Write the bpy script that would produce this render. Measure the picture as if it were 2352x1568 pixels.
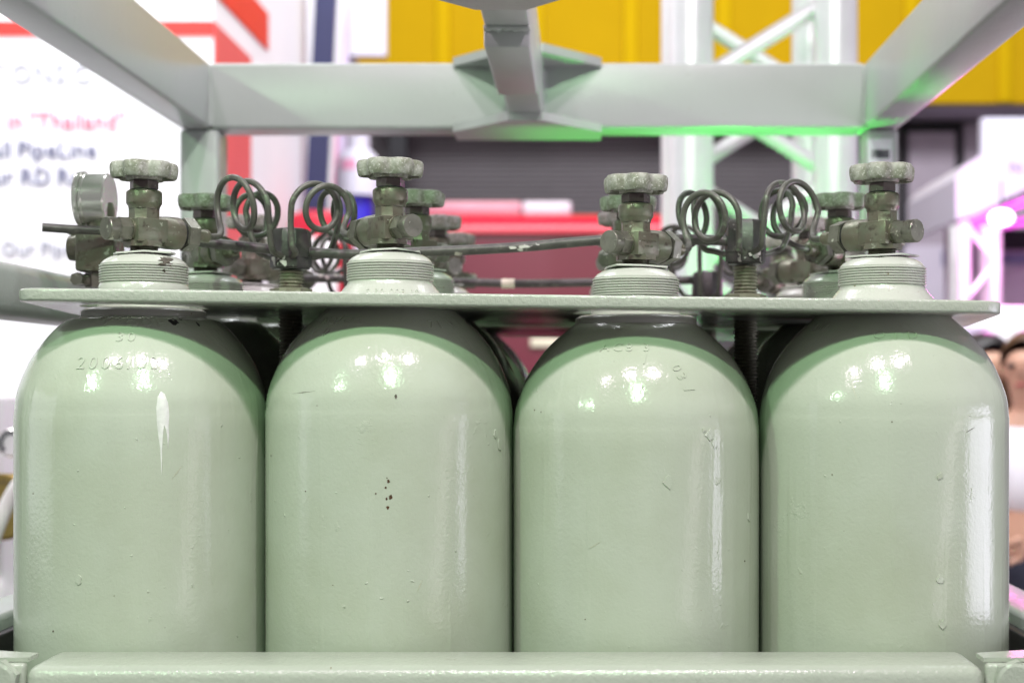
import bpy, bmesh, math, random
from mathutils import Vector, Matrix
from mathutils.geometry import tessellate_polygon

# ------------------------------------------------------------------ camera, world, lamps, exposure
for o in list(bpy.data.objects):
    bpy.data.objects.remove(o)
SC = bpy.context.scene
COL = SC.collection
R = math.radians
ZC = 1.45                      # camera height above the hall floor
F = 3460.0                     # focal length in units of a 2352 wide picture
cam_d = bpy.data.cameras.new('camera')
cam = bpy.data.objects.new('camera', cam_d)
COL.objects.link(cam)
SC.camera = cam
cam.location = (0, 0, ZC)
cam.rotation_euler = (R(90), 0, 0)
cam_d.sensor_width = 36
cam_d.lens = F / 2352 * 36
cam_d.shift_x = -159 / 2352
cam_d.shift_y = 96 / 2352
cam_d.clip_start = 0.05
cam_d.clip_end = 200
cam_d.dof.use_dof = True
cam_d.dof.focus_distance = 1.36
cam_d.dof.aperture_fstop = 4.8

SC.view_settings.view_transform = 'Standard'
SC.view_settings.look = 'None'
SC.view_settings.gamma = 1
SC.view_settings.exposure = 0.0
SC.view_settings.use_curve_mapping = False
SC.render.engine = 'CYCLES'
SC.cycles.use_denoising = True
SC.cycles.max_bounces = 8
SC.cycles.caustics_reflective = False
SC.cycles.caustics_refractive = False

W = bpy.data.worlds.new('World')
SC.world = W
W.use_nodes = True
W.node_tree.nodes['Background'].inputs['Color'].default_value = (1.0, 0.82, 1.0, 1)
W.node_tree.nodes['Background'].inputs['Strength'].default_value = 0.24


def point_lamp(name, x, d, h, watts, col, rad=0.06):
    l = bpy.data.lights.new(name, 'POINT')
    l.energy = watts
    l.color = col
    l.shadow_soft_size = rad
    o = bpy.data.objects.new(name, l)
    o.location = (x, d, ZC + h)
    COL.objects.link(o)
    return o


def area_lamp(name, loc, target, sx, sy, watts, col):
    l = bpy.data.lights.new(name, 'AREA')
    l.shape = 'RECTANGLE'
    l.size, l.size_y = sx, sy
    l.energy = watts
    l.color = col
    o = bpy.data.objects.new(name, l)
    o.location = loc
    o.rotation_euler = (Vector(target) - Vector(loc)).to_track_quat('-Z', 'Z').to_euler()
    COL.objects.link(o)
    return o


GREEN = (0.60, 1.0, 0.60)
WHITE = (1.0, 0.80, 0.95)
point_lamp('stand_spot_green', 0.05, -0.16, 1.34, 76, GREEN, 0.03)
point_lamp('stand_spot_green_side', -1.18, 0.36, 0.84, 30, GREEN, 0.03)
point_lamp('stand_spot', -0.21, -0.13, 2.25, 132, WHITE, 0.04)
point_lamp('stand_spot', 0.61, 0.06, 2.10, 122, WHITE, 0.04)
point_lamp('stand_spot', -0.90, 0.20, 1.62, 42, WHITE, 0.035)
# neighbouring stands: tall luminous fronts to the sides
area_lamp('stand_front_right', (2.6, 1.5, 1.15), (0.3, 1.5, 1.15), 1.0, 1.9, 42, (0.88, 0.84, 1.0))
area_lamp('stand_strip_right', (1.75, -0.05, 1.10), (0.0, 1.4, 1.10), 0.13, 1.7, 3.2, (1.0, 0.88, 0.95))
area_lamp('added_magenta_fill', (1.7, 2.3, 0.9), (0.4, 1.7, 1.7), 0.6, 0.3, 5, (1.0, 0.30, 0.60))  # added magenta lamp, nearer than the canopy neon, for the pink cast
area_lamp('stand_front_left', (-2.6, 1.3, 1.6), (-0.4, 1.4, 1.4), 1.0, 1.4, 8, (0.92, 0.94, 1.0))
# hall ceiling light, then two added fills that brighten the stands behind
area_lamp('hall_ceiling_light', (0, 2.6, 6.5), (0, 2.6, 0), 7, 5, 16, (1.0, 0.97, 1.0))
area_lamp('added_fill_back', (0.3, 3.6, 5.4), (-0.2, 7.5, 1.7), 6, 1.2, 470, (0.95, 0.97, 1.0))
area_lamp('added_fill_left', (-2.2, 2.9, 4.2), (-2.6, 4.6, 1.6), 3, 0.8, 100, (0.97, 0.98, 1.0))


def V3(vx, vy, d):
    """point of the place seen at (vx, vy) of the 2352 wide photograph, d metres in front of the lens"""
    return Vector(((vx - 1335) * d / F, d, ZC + (880 - vy) * d / F))


def HX(vx, d):
    return (vx - 1335) * d / F


def HZ(vy, d):
    return ZC + (880 - vy) * d / F


# ------------------------------------------------------------------ materials
def new_mat(name):
    m = bpy.data.materials.new(name)
    m.use_nodes = True
    nt = m.node_tree
    return m, nt, nt.nodes['Principled BSDF']


def N(nt, kind, **kw):
    n = nt.nodes.new(kind)
    for k, v in kw.items():
        if k in n.inputs:
            n.inputs[k].default_value = v
        else:
            setattr(n, k, v)
    return n


def coords(nt, rnd=True):
    tc = N(nt, 'ShaderNodeTexCoord')
    if not rnd:
        return tc.outputs['Object']
    oi = N(nt, 'ShaderNodeObjectInfo')
    mul = N(nt, 'ShaderNodeMath', operation='MULTIPLY')
    mul.inputs[1].default_value = 37.0
    nt.links.new(oi.outputs['Random'], mul.inputs[0])
    add = N(nt, 'ShaderNodeVectorMath', operation='ADD')
    nt.links.new(tc.outputs['Object'], add.inputs[0])
    nt.links.new(mul.outputs[0], add.inputs[1])
    return add.outputs[0]


def noise(nt, vec, scale, detail=3, rough=0.55, stretch=None):
    if stretch:
        mp = N(nt, 'ShaderNodeMapping')
        mp.inputs['Scale'].default_value = stretch
        nt.links.new(vec, mp.inputs['Vector'])
        vec = mp.outputs[0]
    n = N(nt, 'ShaderNodeTexNoise', Scale=scale, Detail=detail, Roughness=rough)
    nt.links.new(vec, n.inputs['Vector'])
    return n.outputs['Fac']


def ramp(nt, fac, lo, hi, interp='LINEAR'):
    r = N(nt, 'ShaderNodeMapRange')
    r.inputs['From Min'].default_value = lo
    r.inputs['From Max'].default_value = hi
    r.clamp = True
    nt.links.new(fac, r.inputs['Value'])
    return r.outputs['Result']


def mix(nt, fac, a, b):
    m = N(nt, 'ShaderNodeMix', data_type='RGBA')
    ins = [s for s in m.inputs if s.type == 'RGBA']
    for sock, v in ((ins[0], a), (ins[1], b)):
        if isinstance(v, tuple):
            sock.default_value = (*v, 1)
        else:
            nt.links.new(v, sock)
    f = [s for s in m.inputs if s.type == 'VALUE'][0]
    if isinstance(fac, float):
        f.default_value = fac
    else:
        nt.links.new(fac, f)
    return [s for s in m.outputs if s.type == 'RGBA'][0]


def bump(nt, bsdf, terms):
    """terms: list of (fac, strength, distance)"""
    prev = None
    for fac, st, dist in terms:
        b = N(nt, 'ShaderNodeBump')
        b.inputs['Strength'].default_value = st
        b.inputs['Distance'].default_value = dist
        nt.links.new(fac, b.inputs['Height'])
        if prev:
            nt.links.new(prev, b.inputs['Normal'])
        prev = b.outputs['Normal']
    nt.links.new(prev, bsdf.inputs['Normal'])


def enamel(name, col, col2, speck, rough=0.3, peel=0.25, speck_lo=0.72, wear=None, big=14, runs=False):
    """old brushed gloss paint: colour drift, orange peel, brush runs, dirt specks, optional worn patches"""
    m, nt, b = new_mat(name)
    v = coords(nt)
    c = mix(nt, ramp(nt, noise(nt, v, big, 2), 0.2, 0.8), col, col2)
    streak = ramp(nt, noise(nt, v, 30, 2, stretch=(1, 1, 0.08)), 0.3, 0.9)
    c = mix(nt, streak, c, tuple(x * 0.93 for x in col))
    sp = ramp(nt, noise(nt, v, 210, 2), speck_lo, speck_lo + 0.04)
    c = mix(nt, sp, c, speck)
    if runs:
        st_ = ramp(nt, noise(nt, v, 7, 6, 0.65), 0.45, 0.95)
        c = mix(nt, st_, c, (col[0] * 0.80, col[1] * 0.80, col[2] * 0.72))
    if wear:
        wcol, lo = wear
        w = ramp(nt, noise(nt, v, 38, 6, 0.65), lo, lo + 0.03)
        c = mix(nt, w, c, wcol)
    nt.links.new(c, b.inputs['Base Color'])
    b.inputs['Roughness'].default_value = rough
    b.inputs['Specular IOR Level'].default_value = 0.5
    extra = []
    if runs:
        # paint runs and a few scuffed, lifted places
        run = ramp(nt, noise(nt, v, 46, 2, stretch=(1, 1, 0.05)), 0.58, 0.72)
        lift = ramp(nt, noise(nt, v, 26, 5, 0.7), 0.66, 0.72)
        pim = ramp(nt, noise(nt, v, 150, 1), 0.775, 0.83)
        extra = [(run, 0.35, 0.0009), (lift, 0.35, 0.0008), (pim, 0.6, 0.0010)]
    bump(nt, b, extra + [(noise(nt, v, 300, 2), peel, 0.0008), (noise(nt, v, 60, 3, stretch=(1, 1, 0.5)), peel * 0.55, 0.0018)])
    return m


def plain(name, col, rough=0.5, metal=0.0, var=0.08, scale=6, emit=None):
    m, nt, b = new_mat(name)
    v = coords(nt)
    c2 = tuple(max(0, x * (1 - var * 2)) for x in col)
    c = mix(nt, ramp(nt, noise(nt, v, scale, 4), 0.3, 0.7), col, c2)
    nt.links.new(c, b.inputs['Base Color'])
    b.inputs['Roughness'].default_value = rough
    b.inputs['Metallic'].default_value = metal
    if emit:
        b.inputs['Emission Color'].default_value = (*emit[0], 1)
        b.inputs['Emission Strength'].default_value = emit[1]
    return m


def patina(name, a, bcol, c3, speck, metal=0.4, rough=0.42, sc=55, speck_lo=0.66, spsc=150):
    m, nt, b = new_mat(name)
    v = coords(nt)
    c = mix(nt, ramp(nt, noise(nt, v, sc, 5, 0.6), 0.4, 0.62), a, bcol)
    c = mix(nt, ramp(nt, noise(nt, v, sc * 1.7, 4, 0.6), 0.57, 0.68), c, c3)
    c = mix(nt, ramp(nt, noise(nt, v, spsc, 3), speck_lo, speck_lo + 0.05), c, speck)
    nt.links.new(c, b.inputs['Base Color'])
    b.inputs['Metallic'].default_value = metal
    rr = N(nt, 'ShaderNodeMapRange')
    rr.inputs['To Min'].default_value = rough - 0.12
    rr.inputs['To Max'].default_value = rough + 0.15
    nt.links.new(noise(nt, v, 70, 3), rr.inputs['Value'])
    nt.links.new(rr.outputs['Result'], b.inputs['Roughness'])
    bump(nt, b, [(noise(nt, v, 420, 3), 0.25, 0.0008), (noise(nt, v, 110, 3), 0.3, 0.001)])
    return m


M = {}
SAGE = (0.450, 0.500, 0.405)
M['cyl'] = enamel('sage_cylinder_enamel', SAGE, (0.425, 0.475, 0.375), (0.28, 0.25, 0.18), 0.16, 0.27, 0.80, runs=True)
M['neck'] = enamel('grey_neck_enamel', (0.50, 0.52, 0.46), (0.46, 0.48, 0.42), (0.22, 0.18, 0.10), 0.2, 0.45, 0.72)
M['plate'] = enamel('thick_plate_enamel', (0.41, 0.44, 0.375), (0.35, 0.38, 0.315), (0.2, 0.14, 0.08), 0.2, 0.9, 0.74,
                    wear=((0.30, 0.29, 0.25), 0.70))
M['rack'] = enamel('pale_rack_enamel', (0.41, 0.445, 0.42), (0.36, 0.39, 0.365), (0.22, 0.2, 0.17), 0.3, 0.4, 0.745, wear=((0.36, 0.36, 0.32), 0.69), big=5)
M['rack_sage'] = enamel('sage_rack_enamel', (0.42, 0.46, 0.385), (0.375, 0.415, 0.34), (0.2, 0.16, 0.1), 0.24, 0.7, 0.76, wear=((0.33, 0.34, 0.28), 0.70))
M['bronze'] = patina('bronze_patina', (0.150, 0.138, 0.100), (0.155, 0.172, 0.118), (0.075, 0.062, 0.046), (0.42, 0.46, 0.36), 0.5, 0.33)
M['bronze_dark'] = patina('dark_gland_bronze', (0.10, 0.085, 0.075), (0.13, 0.115, 0.095), (0.07, 0.06, 0.05), (0.3, 0.3, 0.24), 0.4, 0.4)
M['steel_nut'] = patina('dull_plated_nut', (0.185, 0.185, 0.150), (0.135, 0.137, 0.108), (0.09, 0.083, 0.07), (0.45, 0.46, 0.38), 0.55, 0.36)
M['wheel'] = patina('oxidised_cast_wheel', (0.33, 0.335, 0.29), (0.19, 0.20, 0.145), (0.42, 0.42, 0.38), (0.48, 0.48, 0.435), 0.15, 0.6, 110, 0.60, 420)
M['tube'] = patina('weathered_copper_tube', (0.075, 0.073, 0.062), (0.105, 0.108, 0.088), (0.15, 0.19, 0.13), (0.33, 0.14, 0.05), 0.3, 0.42, 45, 0.70, 95)
M['pipe'] = patina('black_flaking_pipe', (0.055, 0.053, 0.048), (0.085, 0.083, 0.073), (0.12, 0.12, 0.10), (0.45, 0.42, 0.36), 0.2, 0.45, 60, 0.66, 60)
M['block'] = patina('black_block_paint', (0.035, 0.034, 0.032), (0.055, 0.055, 0.047), (0.085, 0.095, 0.07), (0.3, 0.31, 0.27), 0.2, 0.38, 45, 0.70, 90)
M['block_chip'] = plain('pale_flaked_paint', (0.52, 0.54, 0.47), 0.45)
M['stud'] = patina('green_stud_metal', (0.20, 0.20, 0.14), (0.24, 0.25, 0.18), (0.13, 0.11, 0.08), (0.4, 0.4, 0.3), 0.35, 0.5)
M['black'] = plain('black_rubber_and_gap', (0.012, 0.012, 0.012), 0.5)
M['chrome'] = plain('polished_gauge_steel', (0.80, 0.78, 0.74), 0.2, 0.7, 0.03)
M['dial'] = plain('white_dial', (0.8, 0.8, 0.8), 0.4)
M['drip'] = plain('dried_white_paint', (0.74, 0.76, 0.71), 0.4, 0, 0.10, 160)
M['rust'] = plain('rust', (0.085, 0.038, 0.014), 0.8, 0, 0.25, 200)
M['rust_halo'] = plain('rust_halo', (0.47, 0.475, 0.34), 0.3, 0, 0.08, 90)
M['bare'] = plain('bare_dark_primer', (0.10, 0.085, 0.06), 0.6, 0, 0.3, 160)
M['black_chip'] = plain('black_chip', (0.02, 0.02, 0.02), 0.55)
M['tag'] = plain('pale_tag_metal', (0.62, 0.64, 0.58), 0.35, 0.1)
M['white'] = plain('white_board', (0.88, 0.88, 0.90), 0.5, 0, 0.02)
M['red'] = plain('red_band', (0.78, 0.045, 0.035), 0.5, 0, 0.05)
M['pinkred'] = plain('pale_red_board', (0.80, 0.12, 0.13), 0.5, 0, 0.05)
M['navy'] = plain('navy_banner', (0.014, 0.017, 0.075), 0.55)
M['lavender'] = plain('lavender_banner', (0.68, 0.58, 0.78), 0.6)
M['pink'] = plain('pink_print', (0.80, 0.35, 0.52), 0.6)
M['blue'] = plain('blue_print', (0.03, 0.02, 0.55), 0.5)
M['yellow'] = plain('yellow_fascia', (0.54, 0.33, 0.004), 0.9, 0, 0.02)
M['yellow_rib'] = plain('yellow_rib', (0.64, 0.41, 0.003), 0.9, 0, 0.02)
for k_ in ('yellow', 'yellow_rib'):
    M[k_].node_tree.nodes['Principled BSDF'].inputs['Specular IOR Level'].default_value = 0.12
M['shutter'] = plain('grey_shutter', (0.125, 0.110, 0.118), 0.5, 0, 0.05)
M['shutter_gap'] = plain('shutter_gap', (0.04, 0.035, 0.04), 0.6)
M['crimson'] = plain('crimson_panel', (0.135, 0.010, 0.028), 0.38, 0, 0.04)
M['brightred'] = plain('bright_red_top', (0.50, 0.008, 0.03), 0.3, 0, 0.04)
M['pale_lens'] = plain('pale_lens', (0.62, 0.55, 0.62), 0.3)
M['pink_lens'] = plain('pink_lens', (0.58, 0.26, 0.32), 0.3)
M['cream'] = plain('cream_label', (0.72, 0.70, 0.52), 0.5)
M['alu'] = plain('white_truss_tube', (0.74, 0.76, 0.76), 0.32, 0.25, 0.05, 9)
M['curtain'] = plain('mauve_wall_panel', (0.40, 0.34, 0.40), 0.6, 0, 0.06)
M['dark'] = plain('dark_recess', (0.02, 0.02, 0.024), 0.7)
M['palewall'] = plain('pale_mauve_wall', (0.62, 0.56, 0.66), 0.6, 0, 0.03)
M['slate'] = plain('slate_blue_strip', (0.22, 0.22, 0.38), 0.6)
M['canopy'] = plain('white_canopy', (0.60, 0.59, 0.68), 0.5, 0, 0.02)
M['magenta'] = plain('magenta_neon', (0.6, 0.05, 0.5), 0.4, emit=((0.85, 0.10, 0.75), 1.6))
M['globe'] = plain('lit_globe', (0.9, 0.9, 0.9), 0.4, emit=((1, 1, 1), 4.0))
M['text_grey'] = plain('grey_print', (0.42, 0.43, 0.50), 0.6)
M['text_pink'] = plain('pink_red_print', (0.78, 0.22, 0.34), 0.6)
M['text_navy'] = plain('navy_print', (0.14, 0.15, 0.28), 0.6)
M['floor'] = plain('grey_hall_carpet', (0.13, 0.12, 0.13), 0.9, 0, 0.1, 3)
M['skin'] = plain('skin', (0.62, 0.36, 0.25), 0.5, 0, 0.06)
M['hair'] = plain('black_hair', (0.018, 0.014, 0.013), 0.45)
M['hair_brown'] = plain('brown_hair', (0.10, 0.05, 0.025), 0.45)
M['shirt'] = plain('white_shirt', (0.82, 0.81, 0.86), 0.8)
M['trouser'] = plain('navy_trousers', (0.03, 0.033, 0.055), 0.8)
M['eye'] = plain('dark_eye', (0.02, 0.015, 0.012), 0.3)
M['lip'] = plain('lip', (0.5, 0.14, 0.13), 0.5)
M['brass'] = plain('aged_brass', (0.42, 0.32, 0.10), 0.35, 0.7)
M['hose'] = plain('white_hose', (0.82, 0.82, 0.78), 0.4)
M['cabinet'] = plain('white_cabinet', (0.84, 0.84, 0.85), 0.4, 0, 0.02)
M['wood'] = plain('base_timber', (0.30, 0.22, 0.13), 0.8)
M['sticker'] = plain('white_sticker', (0.75, 0.73, 0.80), 0.4)
M['ink'] = plain('black_ink', (0.03, 0.03, 0.05), 0.6)
M['green_led'] = plain('green_led_lens', (0.1, 0.6, 0.15), 0.3, emit=((0.1, 1.0, 0.15), 3.0))


# ------------------------------------------------------------------ mesh helpers
class MB:
    def __init__(s):
        s.v, s.f = [], []

    def add(s, vs, fs):
        o = len(s.v)
        s.v += [tuple(v) for v in vs]
        s.f += [tuple(i + o for i in f) for f in fs]
        return s

    def box(s, x0, x1, y0, y1, z0, z1, bev=0.0, seg=2, mat4=None):
        bm = bmesh.new()
        bmesh.ops.create_cube(bm, size=1)
        for v in bm.verts:
            v.co = Vector(((x0 + x1) / 2 + v.co.x * (x1 - x0), (y0 + y1) / 2 + v.co.y * (y1 - y0), (z0 + z1) / 2 + v.co.z * (z1 - z0)))
        if bev > 0:
            bmesh.ops.bevel(bm, geom=list(bm.edges), offset=bev, segments=seg, profile=0.5, affect='EDGES')
        if mat4 is not None:
            bm.transform(mat4)
        bm.verts.index_update()
        s.add([v.co[:] for v in bm.verts], [[v.index for v in f.verts] for f in bm.faces])
        bm.free()
        return s

    def lathe(s, prof, n=48, mat4=None, lobes=None, phase=0.0):
        """prof: (r, z) from top to bottom or the other way; axis Z"""
        vs, fs, rows = [], [], []
        for r, z in prof:
            if r < 1e-6:
                rows.append([len(vs)])
                vs.append(Vector((0, 0, z)))
            else:
                row = []
                for k in range(n):
                    a = 2 * math.pi * k / n + phase
                    rr = r * (lobes(a, r) if lobes else 1)
                    row.append(len(vs))
                    vs.append(Vector((rr * math.cos(a), rr * math.sin(a), z)))
                rows.append(row)
        for a, b in zip(rows, rows[1:]):
            if len(a) == 1 and len(b) == 1:
                continue
            for k in range(n):
                k2 = (k + 1) % n
                if len(a) == 1:
                    fs.append((a[0], b[k2], b[k]))
                elif len(b) == 1:
                    fs.append((a[k], a[k2], b[0]))
                else:
                    fs.append((a[k], a[k2], b[k2], b[k]))
        if prof[0][1] < prof[-1][1]:
            fs = [tuple(reversed(f)) for f in fs]
        fs = [tuple(reversed(f)) for f in fs]
        if mat4 is not None:
            vs = [mat4 @ v for v in vs]
        return s.add(vs, fs)

    def tube(s, pts, r, n=10, caps=True):
        pts = [Vector(p) for p in pts]
        rs = r if isinstance(r, (list, tuple)) else [r] * len(pts)
        tang = []
        for i in range(len(pts)):
            a = pts[max(0, i - 1)]
            b = pts[min(len(pts) - 1, i + 1)]
            tang.append((b - a).normalized())
        up = Vector((0, 0, 1)) if abs(tang[0].z) < 0.9 else Vector((1, 0, 0))
        nrm = (up - tang[0] * up.dot(tang[0])).normalized()
        vs, fs = [], []
        for i, p in enumerate(pts):
            nrm = (nrm - tang[i] * nrm.dot(tang[i])).normalized()
            bi = tang[i].cross(nrm)
            for k in range(n):
                a = 2 * math.pi * k / n
                vs.append(p + (nrm * math.cos(a) + bi * math.sin(a)) * rs[i])
        for i in range(len(pts) - 1):
            for k in range(n):
                k2 = (k + 1) % n
                fs.append((i * n + k, i * n + k2, (i + 1) * n + k2, (i + 1) * n + k))
        if caps:
            fs.append(tuple(reversed(range(n))))
            e = (len(pts) - 1) * n
            fs.append(tuple(range(e, e + n)))
        return s.add(vs, fs)

    def prism(s, poly, z0, z1, mat4=None):
        n = len(poly)
        vs = [Vector((x, y, z0)) for x, y in poly] + [Vector((x, y, z1)) for x, y in poly]
        fs = [tuple(reversed(range(n))), tuple(range(n, 2 * n))]
        fs += [(k, (k + 1) % n, n + (k + 1) % n, n + k) for k in range(n)]
        if mat4 is not None:
            vs = [mat4 @ v for v in vs]
        return s.add(vs, fs)

    def mesh(s, name, mat, smooth=35):
        me = bpy.data.meshes.new(name)
        me.from_pydata([tuple(v) for v in s.v], [], s.f)
        me.validate()
        bm = bmesh.new()
        bm.from_mesh(me)
        bmesh.ops.recalc_face_normals(bm, faces=bm.faces)
        bm.to_mesh(me)
        bm.free()
        if smooth:
            me.polygons.foreach_set('use_smooth', [True] * len(me.polygons))
            me.set_sharp_from_angle(angle=R(smooth))
        me.materials.append(mat)
        return me

    def build(s, name, mat, parent=None, smooth=35, loc=None, rz=0.0):
        return link(name, s.mesh(name, mat, smooth), parent, loc, rz)


def link(name, data, parent=None, loc=None, rz=0.0):
    o = bpy.data.objects.new(name, data)
    COL.objects.link(o)
    if parent:
        o.parent = parent
    if loc is not None:
        o.location = loc
    if rz:
        o.rotation_euler = (0, 0, rz)
    return o


def tag(o, label=None, cat=None, group=None, kind=None):
    if label:
        o['label'] = label
    if cat:
        o['category'] = cat
    if group:
        o['group'] = group
    if kind:
        o['kind'] = kind
    return o


def thing(name, label, cat, loc=(0, 0, 0), rz=0.0, group=None):
    return tag(link(name, None, None, loc, rz), label, cat, group)


def axis_x(x=0, z=0):
    """lathe axis Z -> +X"""
    return Matrix.Translation((x, 0, z)) @ Matrix.Rotation(R(90), 4, 'Y')


def ngon(n, r, ph=0.0):
    return [(r * math.cos(2 * math.pi * k / n + ph), r * math.sin(2 * math.pi * k / n + ph)) for k in range(n)]


def catmull(pts, per=8):
    P = [Vector(p) for p in pts]
    P = [P[0] * 2 - P[1]] + P + [P[-1] * 2 - P[-2]]
    out = []
    for i in range(1, len(P) - 2):
        a, b, c, d = P[i - 1], P[i], P[i + 1], P[i + 2]
        for k in range(per):
            t = k / per
            out.append(0.5 * ((2 * b) + (c - a) * t + (2 * a - 5 * b + 4 * c - d) * t * t + (3 * b - a - 3 * c + d) * t ** 3))
    out.append(P[-2])
    return out


def text_geo(body, size, thick=0.0, space=1.0):
    """text as vertices and faces in its own plane (x along the line, y up, z thickness)"""
    cu = bpy.data.curves.new('t', 'FONT')
    cu.body = body
    cu.size = size
    cu.extrude = thick
    cu.space_character = space
    cu.resolution_u = 2
    o = bpy.data.objects.new('t', cu)
    COL.objects.link(o)
    dg = bpy.context.evaluated_depsgraph_get()
    me = o.evaluated_get(dg).to_mesh()
    vs = [v.co.copy() for v in me.vertices]
    fs = [tuple(p.vertices) for p in me.polygons]
    o.evaluated_get(dg).to_mesh_clear()
    bpy.data.objects.remove(o)
    bpy.data.curves.remove(cu)
    if vs:
        cx = (min(v.x for v in vs) + max(v.x for v in vs)) / 2
        for v in vs:
            v.x -= cx
    return vs, fs


random.seed(4)

# ------------------------------------------------------------------ the setting
fl = MB().box(-9, 9, -4, 15, -0.1, 0.0).build('floor', M['floor'], smooth=0)
tag(fl, kind='structure')

# ------------------------------------------------------------------ layout of the rack
D1 = 1.42                       # depth of the first row of cylinders
PITCH = 0.2325
XS = [-0.412, -0.1800, 0.0515, 0.2835]
RC = 0.1152
XI0, XI1 = -0.567, 0.433        # clear width inside the rack
XO0, XO1 = -0.617, 0.488
DB = 2.30                       # front face of the rear top beam
BASE = 0.15                     # top of the base deck


def rel(h):
    return ZC + h


# ---- gas cylinders
def collar_profile(kind, ring):
    p = [(0.0, -0.0015), (0.0240, -0.0018), (0.0310, -0.0035), (0.0365, -0.0068), (0.0395, -0.0102)]
    z = -0.0112
    for k in range(7):
        p += [(0.0393, z), (0.0410, z - 0.0006), (0.0410, z - 0.0013), (0.0393, z - 0.0019)]
        z -= 0.00245
    if kind == 'ring':
        p += [(0.0400, -0.0290), (0.0412, -0.0315), (0.0418, -0.0360), (0.0420, ring + 0.0008), (0.0525, ring),
              (0.0565, ring - 0.0022), (0.0570, ring - 0.0030), (0.0570, ring - 0.0078), (0.0585, ring - 0.0088)]
    else:
        p += [(0.0398, -0.0290), (0.0402, -0.0312), (0.0425, -0.0340), (0.0470, -0.0395), (0.0515, -0.0455), (0.0555, -0.0510)]
    return p


def dome_pts(zs, r0):
    """points of the shoulder from radius r0 (height zs) down to the full radius at -0.139"""
    key = [(r0, zs)] + [p for p in ((0.0555, -0.0510), (0.0710, -0.0646), (0.0862, -0.0795), (0.1006, -0.1003), (0.1094, -0.1206), (0.1136, -0.1345), (0.1152, -0.1490))
                         if p[0] > r0 + 0.004 and p[1] < zs - 0.002]
    pts = catmull([Vector((a, 0, b)) for a, b in key], 6)
    return [(min(RC, p.x), p.z) for p in pts]


class Shoulder:
    """arc length table of shoulder and wall, to lay marks on the surface"""
    def __init__(s, pts):
        s.p = [pts[0]]
        s.s = [0.0]
        for q in pts[1:]:
            d = math.hypot(q[0] - s.p[-1][0], q[1] - s.p[-1][1])
            if d > 1e-7:
                s.s.append(s.s[-1] + d)
                s.p.append(q)

    def at(s, arc):
        arc = min(max(arc, 0.0), s.s[-1] - 1e-6)
        for i in range(len(s.s) - 1):
            if arc <= s.s[i + 1]:
                t = (arc - s.s[i]) / (s.s[i + 1] - s.s[i])
                (r0, z0), (r1, z1) = s.p[i], s.p[i + 1]
                dr, dz = r1 - r0, z1 - z0
                L = math.hypot(dr, dz)
                return r0 + dr * t, z0 + dz * t, -dz / L, dr / L
        return s.p[-1] + (1, 0)

    def arc_of_z(s, z):
        for i in range(len(s.s) - 1):
            if s.p[i][1] >= z >= s.p[i + 1][1]:
                t = (s.p[i][1] - z) / (s.p[i][1] - s.p[i + 1][1] + 1e-9)
                return s.s[i] + (s.s[i + 1] - s.s[i]) * t
        return s.s[-1]

    def wrap(s, az, arc, off):
        """az measured from the side facing the camera, positive to the right"""
        r, z, nr, nz = s.at(arc)
        rr = r + nr * off
        return Vector((rr * math.sin(az), -rr * math.cos(az), z + nz * off))


def cylinder_profile(kind, ring):
    top = collar_profile(kind, ring)
    r0, z0 = top[-1]
    body = dome_pts(z0, r0)
    low = [(RC + 0.0004, -0.1518), (RC + 0.0003, -0.165)]
    return top, body + low


def wall_to(zbot):
    return [(RC, -0.5), (RC, zbot + 0.06), (RC - 0.004, zbot + 0.03), (RC - 0.018, zbot + 0.006), (RC - 0.035, zbot), (0.0, zbot)]


def stamp(parent, sh, body, size, az, z, mat, rot=0.0, name='stamped_mark', depth=0.0005):
    vs, fs = text_geo(body, size * 1.12, 0.0006, 1.3)
    arc0 = sh.arc_of_z(z)
    r = sh.at(arc0)[0]
    c, sn = math.cos(rot), math.sin(rot)
    out = []
    for v in vs:
        x, y = v.x * c - v.y * sn, v.x * sn + v.y * c
        out.append(sh.wrap(az + x / r, arc0 - y, depth * 0.4 + v.z * 0.8))
    return MB().add(out, fs).build(name, mat, parent, smooth=30)


def patch(parent, sh, poly, az, z, mat, name, off=0.0004, rough=0.0):
    """thin raised blob laid on the surface; poly in metres (x right, y up) about (az, z)"""
    arc0 = sh.arc_of_z(z)
    r = sh.at(arc0)[0]
    n = len(poly)
    cx = sum(p[0] for p in poly) / n
    cy = sum(p[1] for p in poly) / n
    ring0 = [sh.wrap(az + p[0] / r, arc0 - p[1], -0.0003) for p in poly]
    ring1 = [sh.wrap(az + (cx + (p[0] - cx) * 0.9) / r, arc0 - (cy + (p[1] - cy) * 0.95), off) for p in poly]
    vs = ring0 + ring1
    fs = [(k, (k + 1) % n, n + (k + 1) % n, n + k) for k in range(n)]
    fs += [tuple(n + i for i in t) for t in tessellate_polygon([[Vector((p[0], p[1], 0)) for p in poly]])]
    return MB().add(vs, fs).build(name, mat, parent, smooth=60)


def blob(rx, ry, n=14, jag=0.3, seed=0):
    rd = random.Random(seed)
    return [(rx * math.cos(2 * math.pi * k / n) * (1 + rd.uniform(-jag, jag)), ry * math.sin(2 * math.pi * k / n) * (1 + rd.uniform(-jag, jag))) for k in range(n)]


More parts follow.
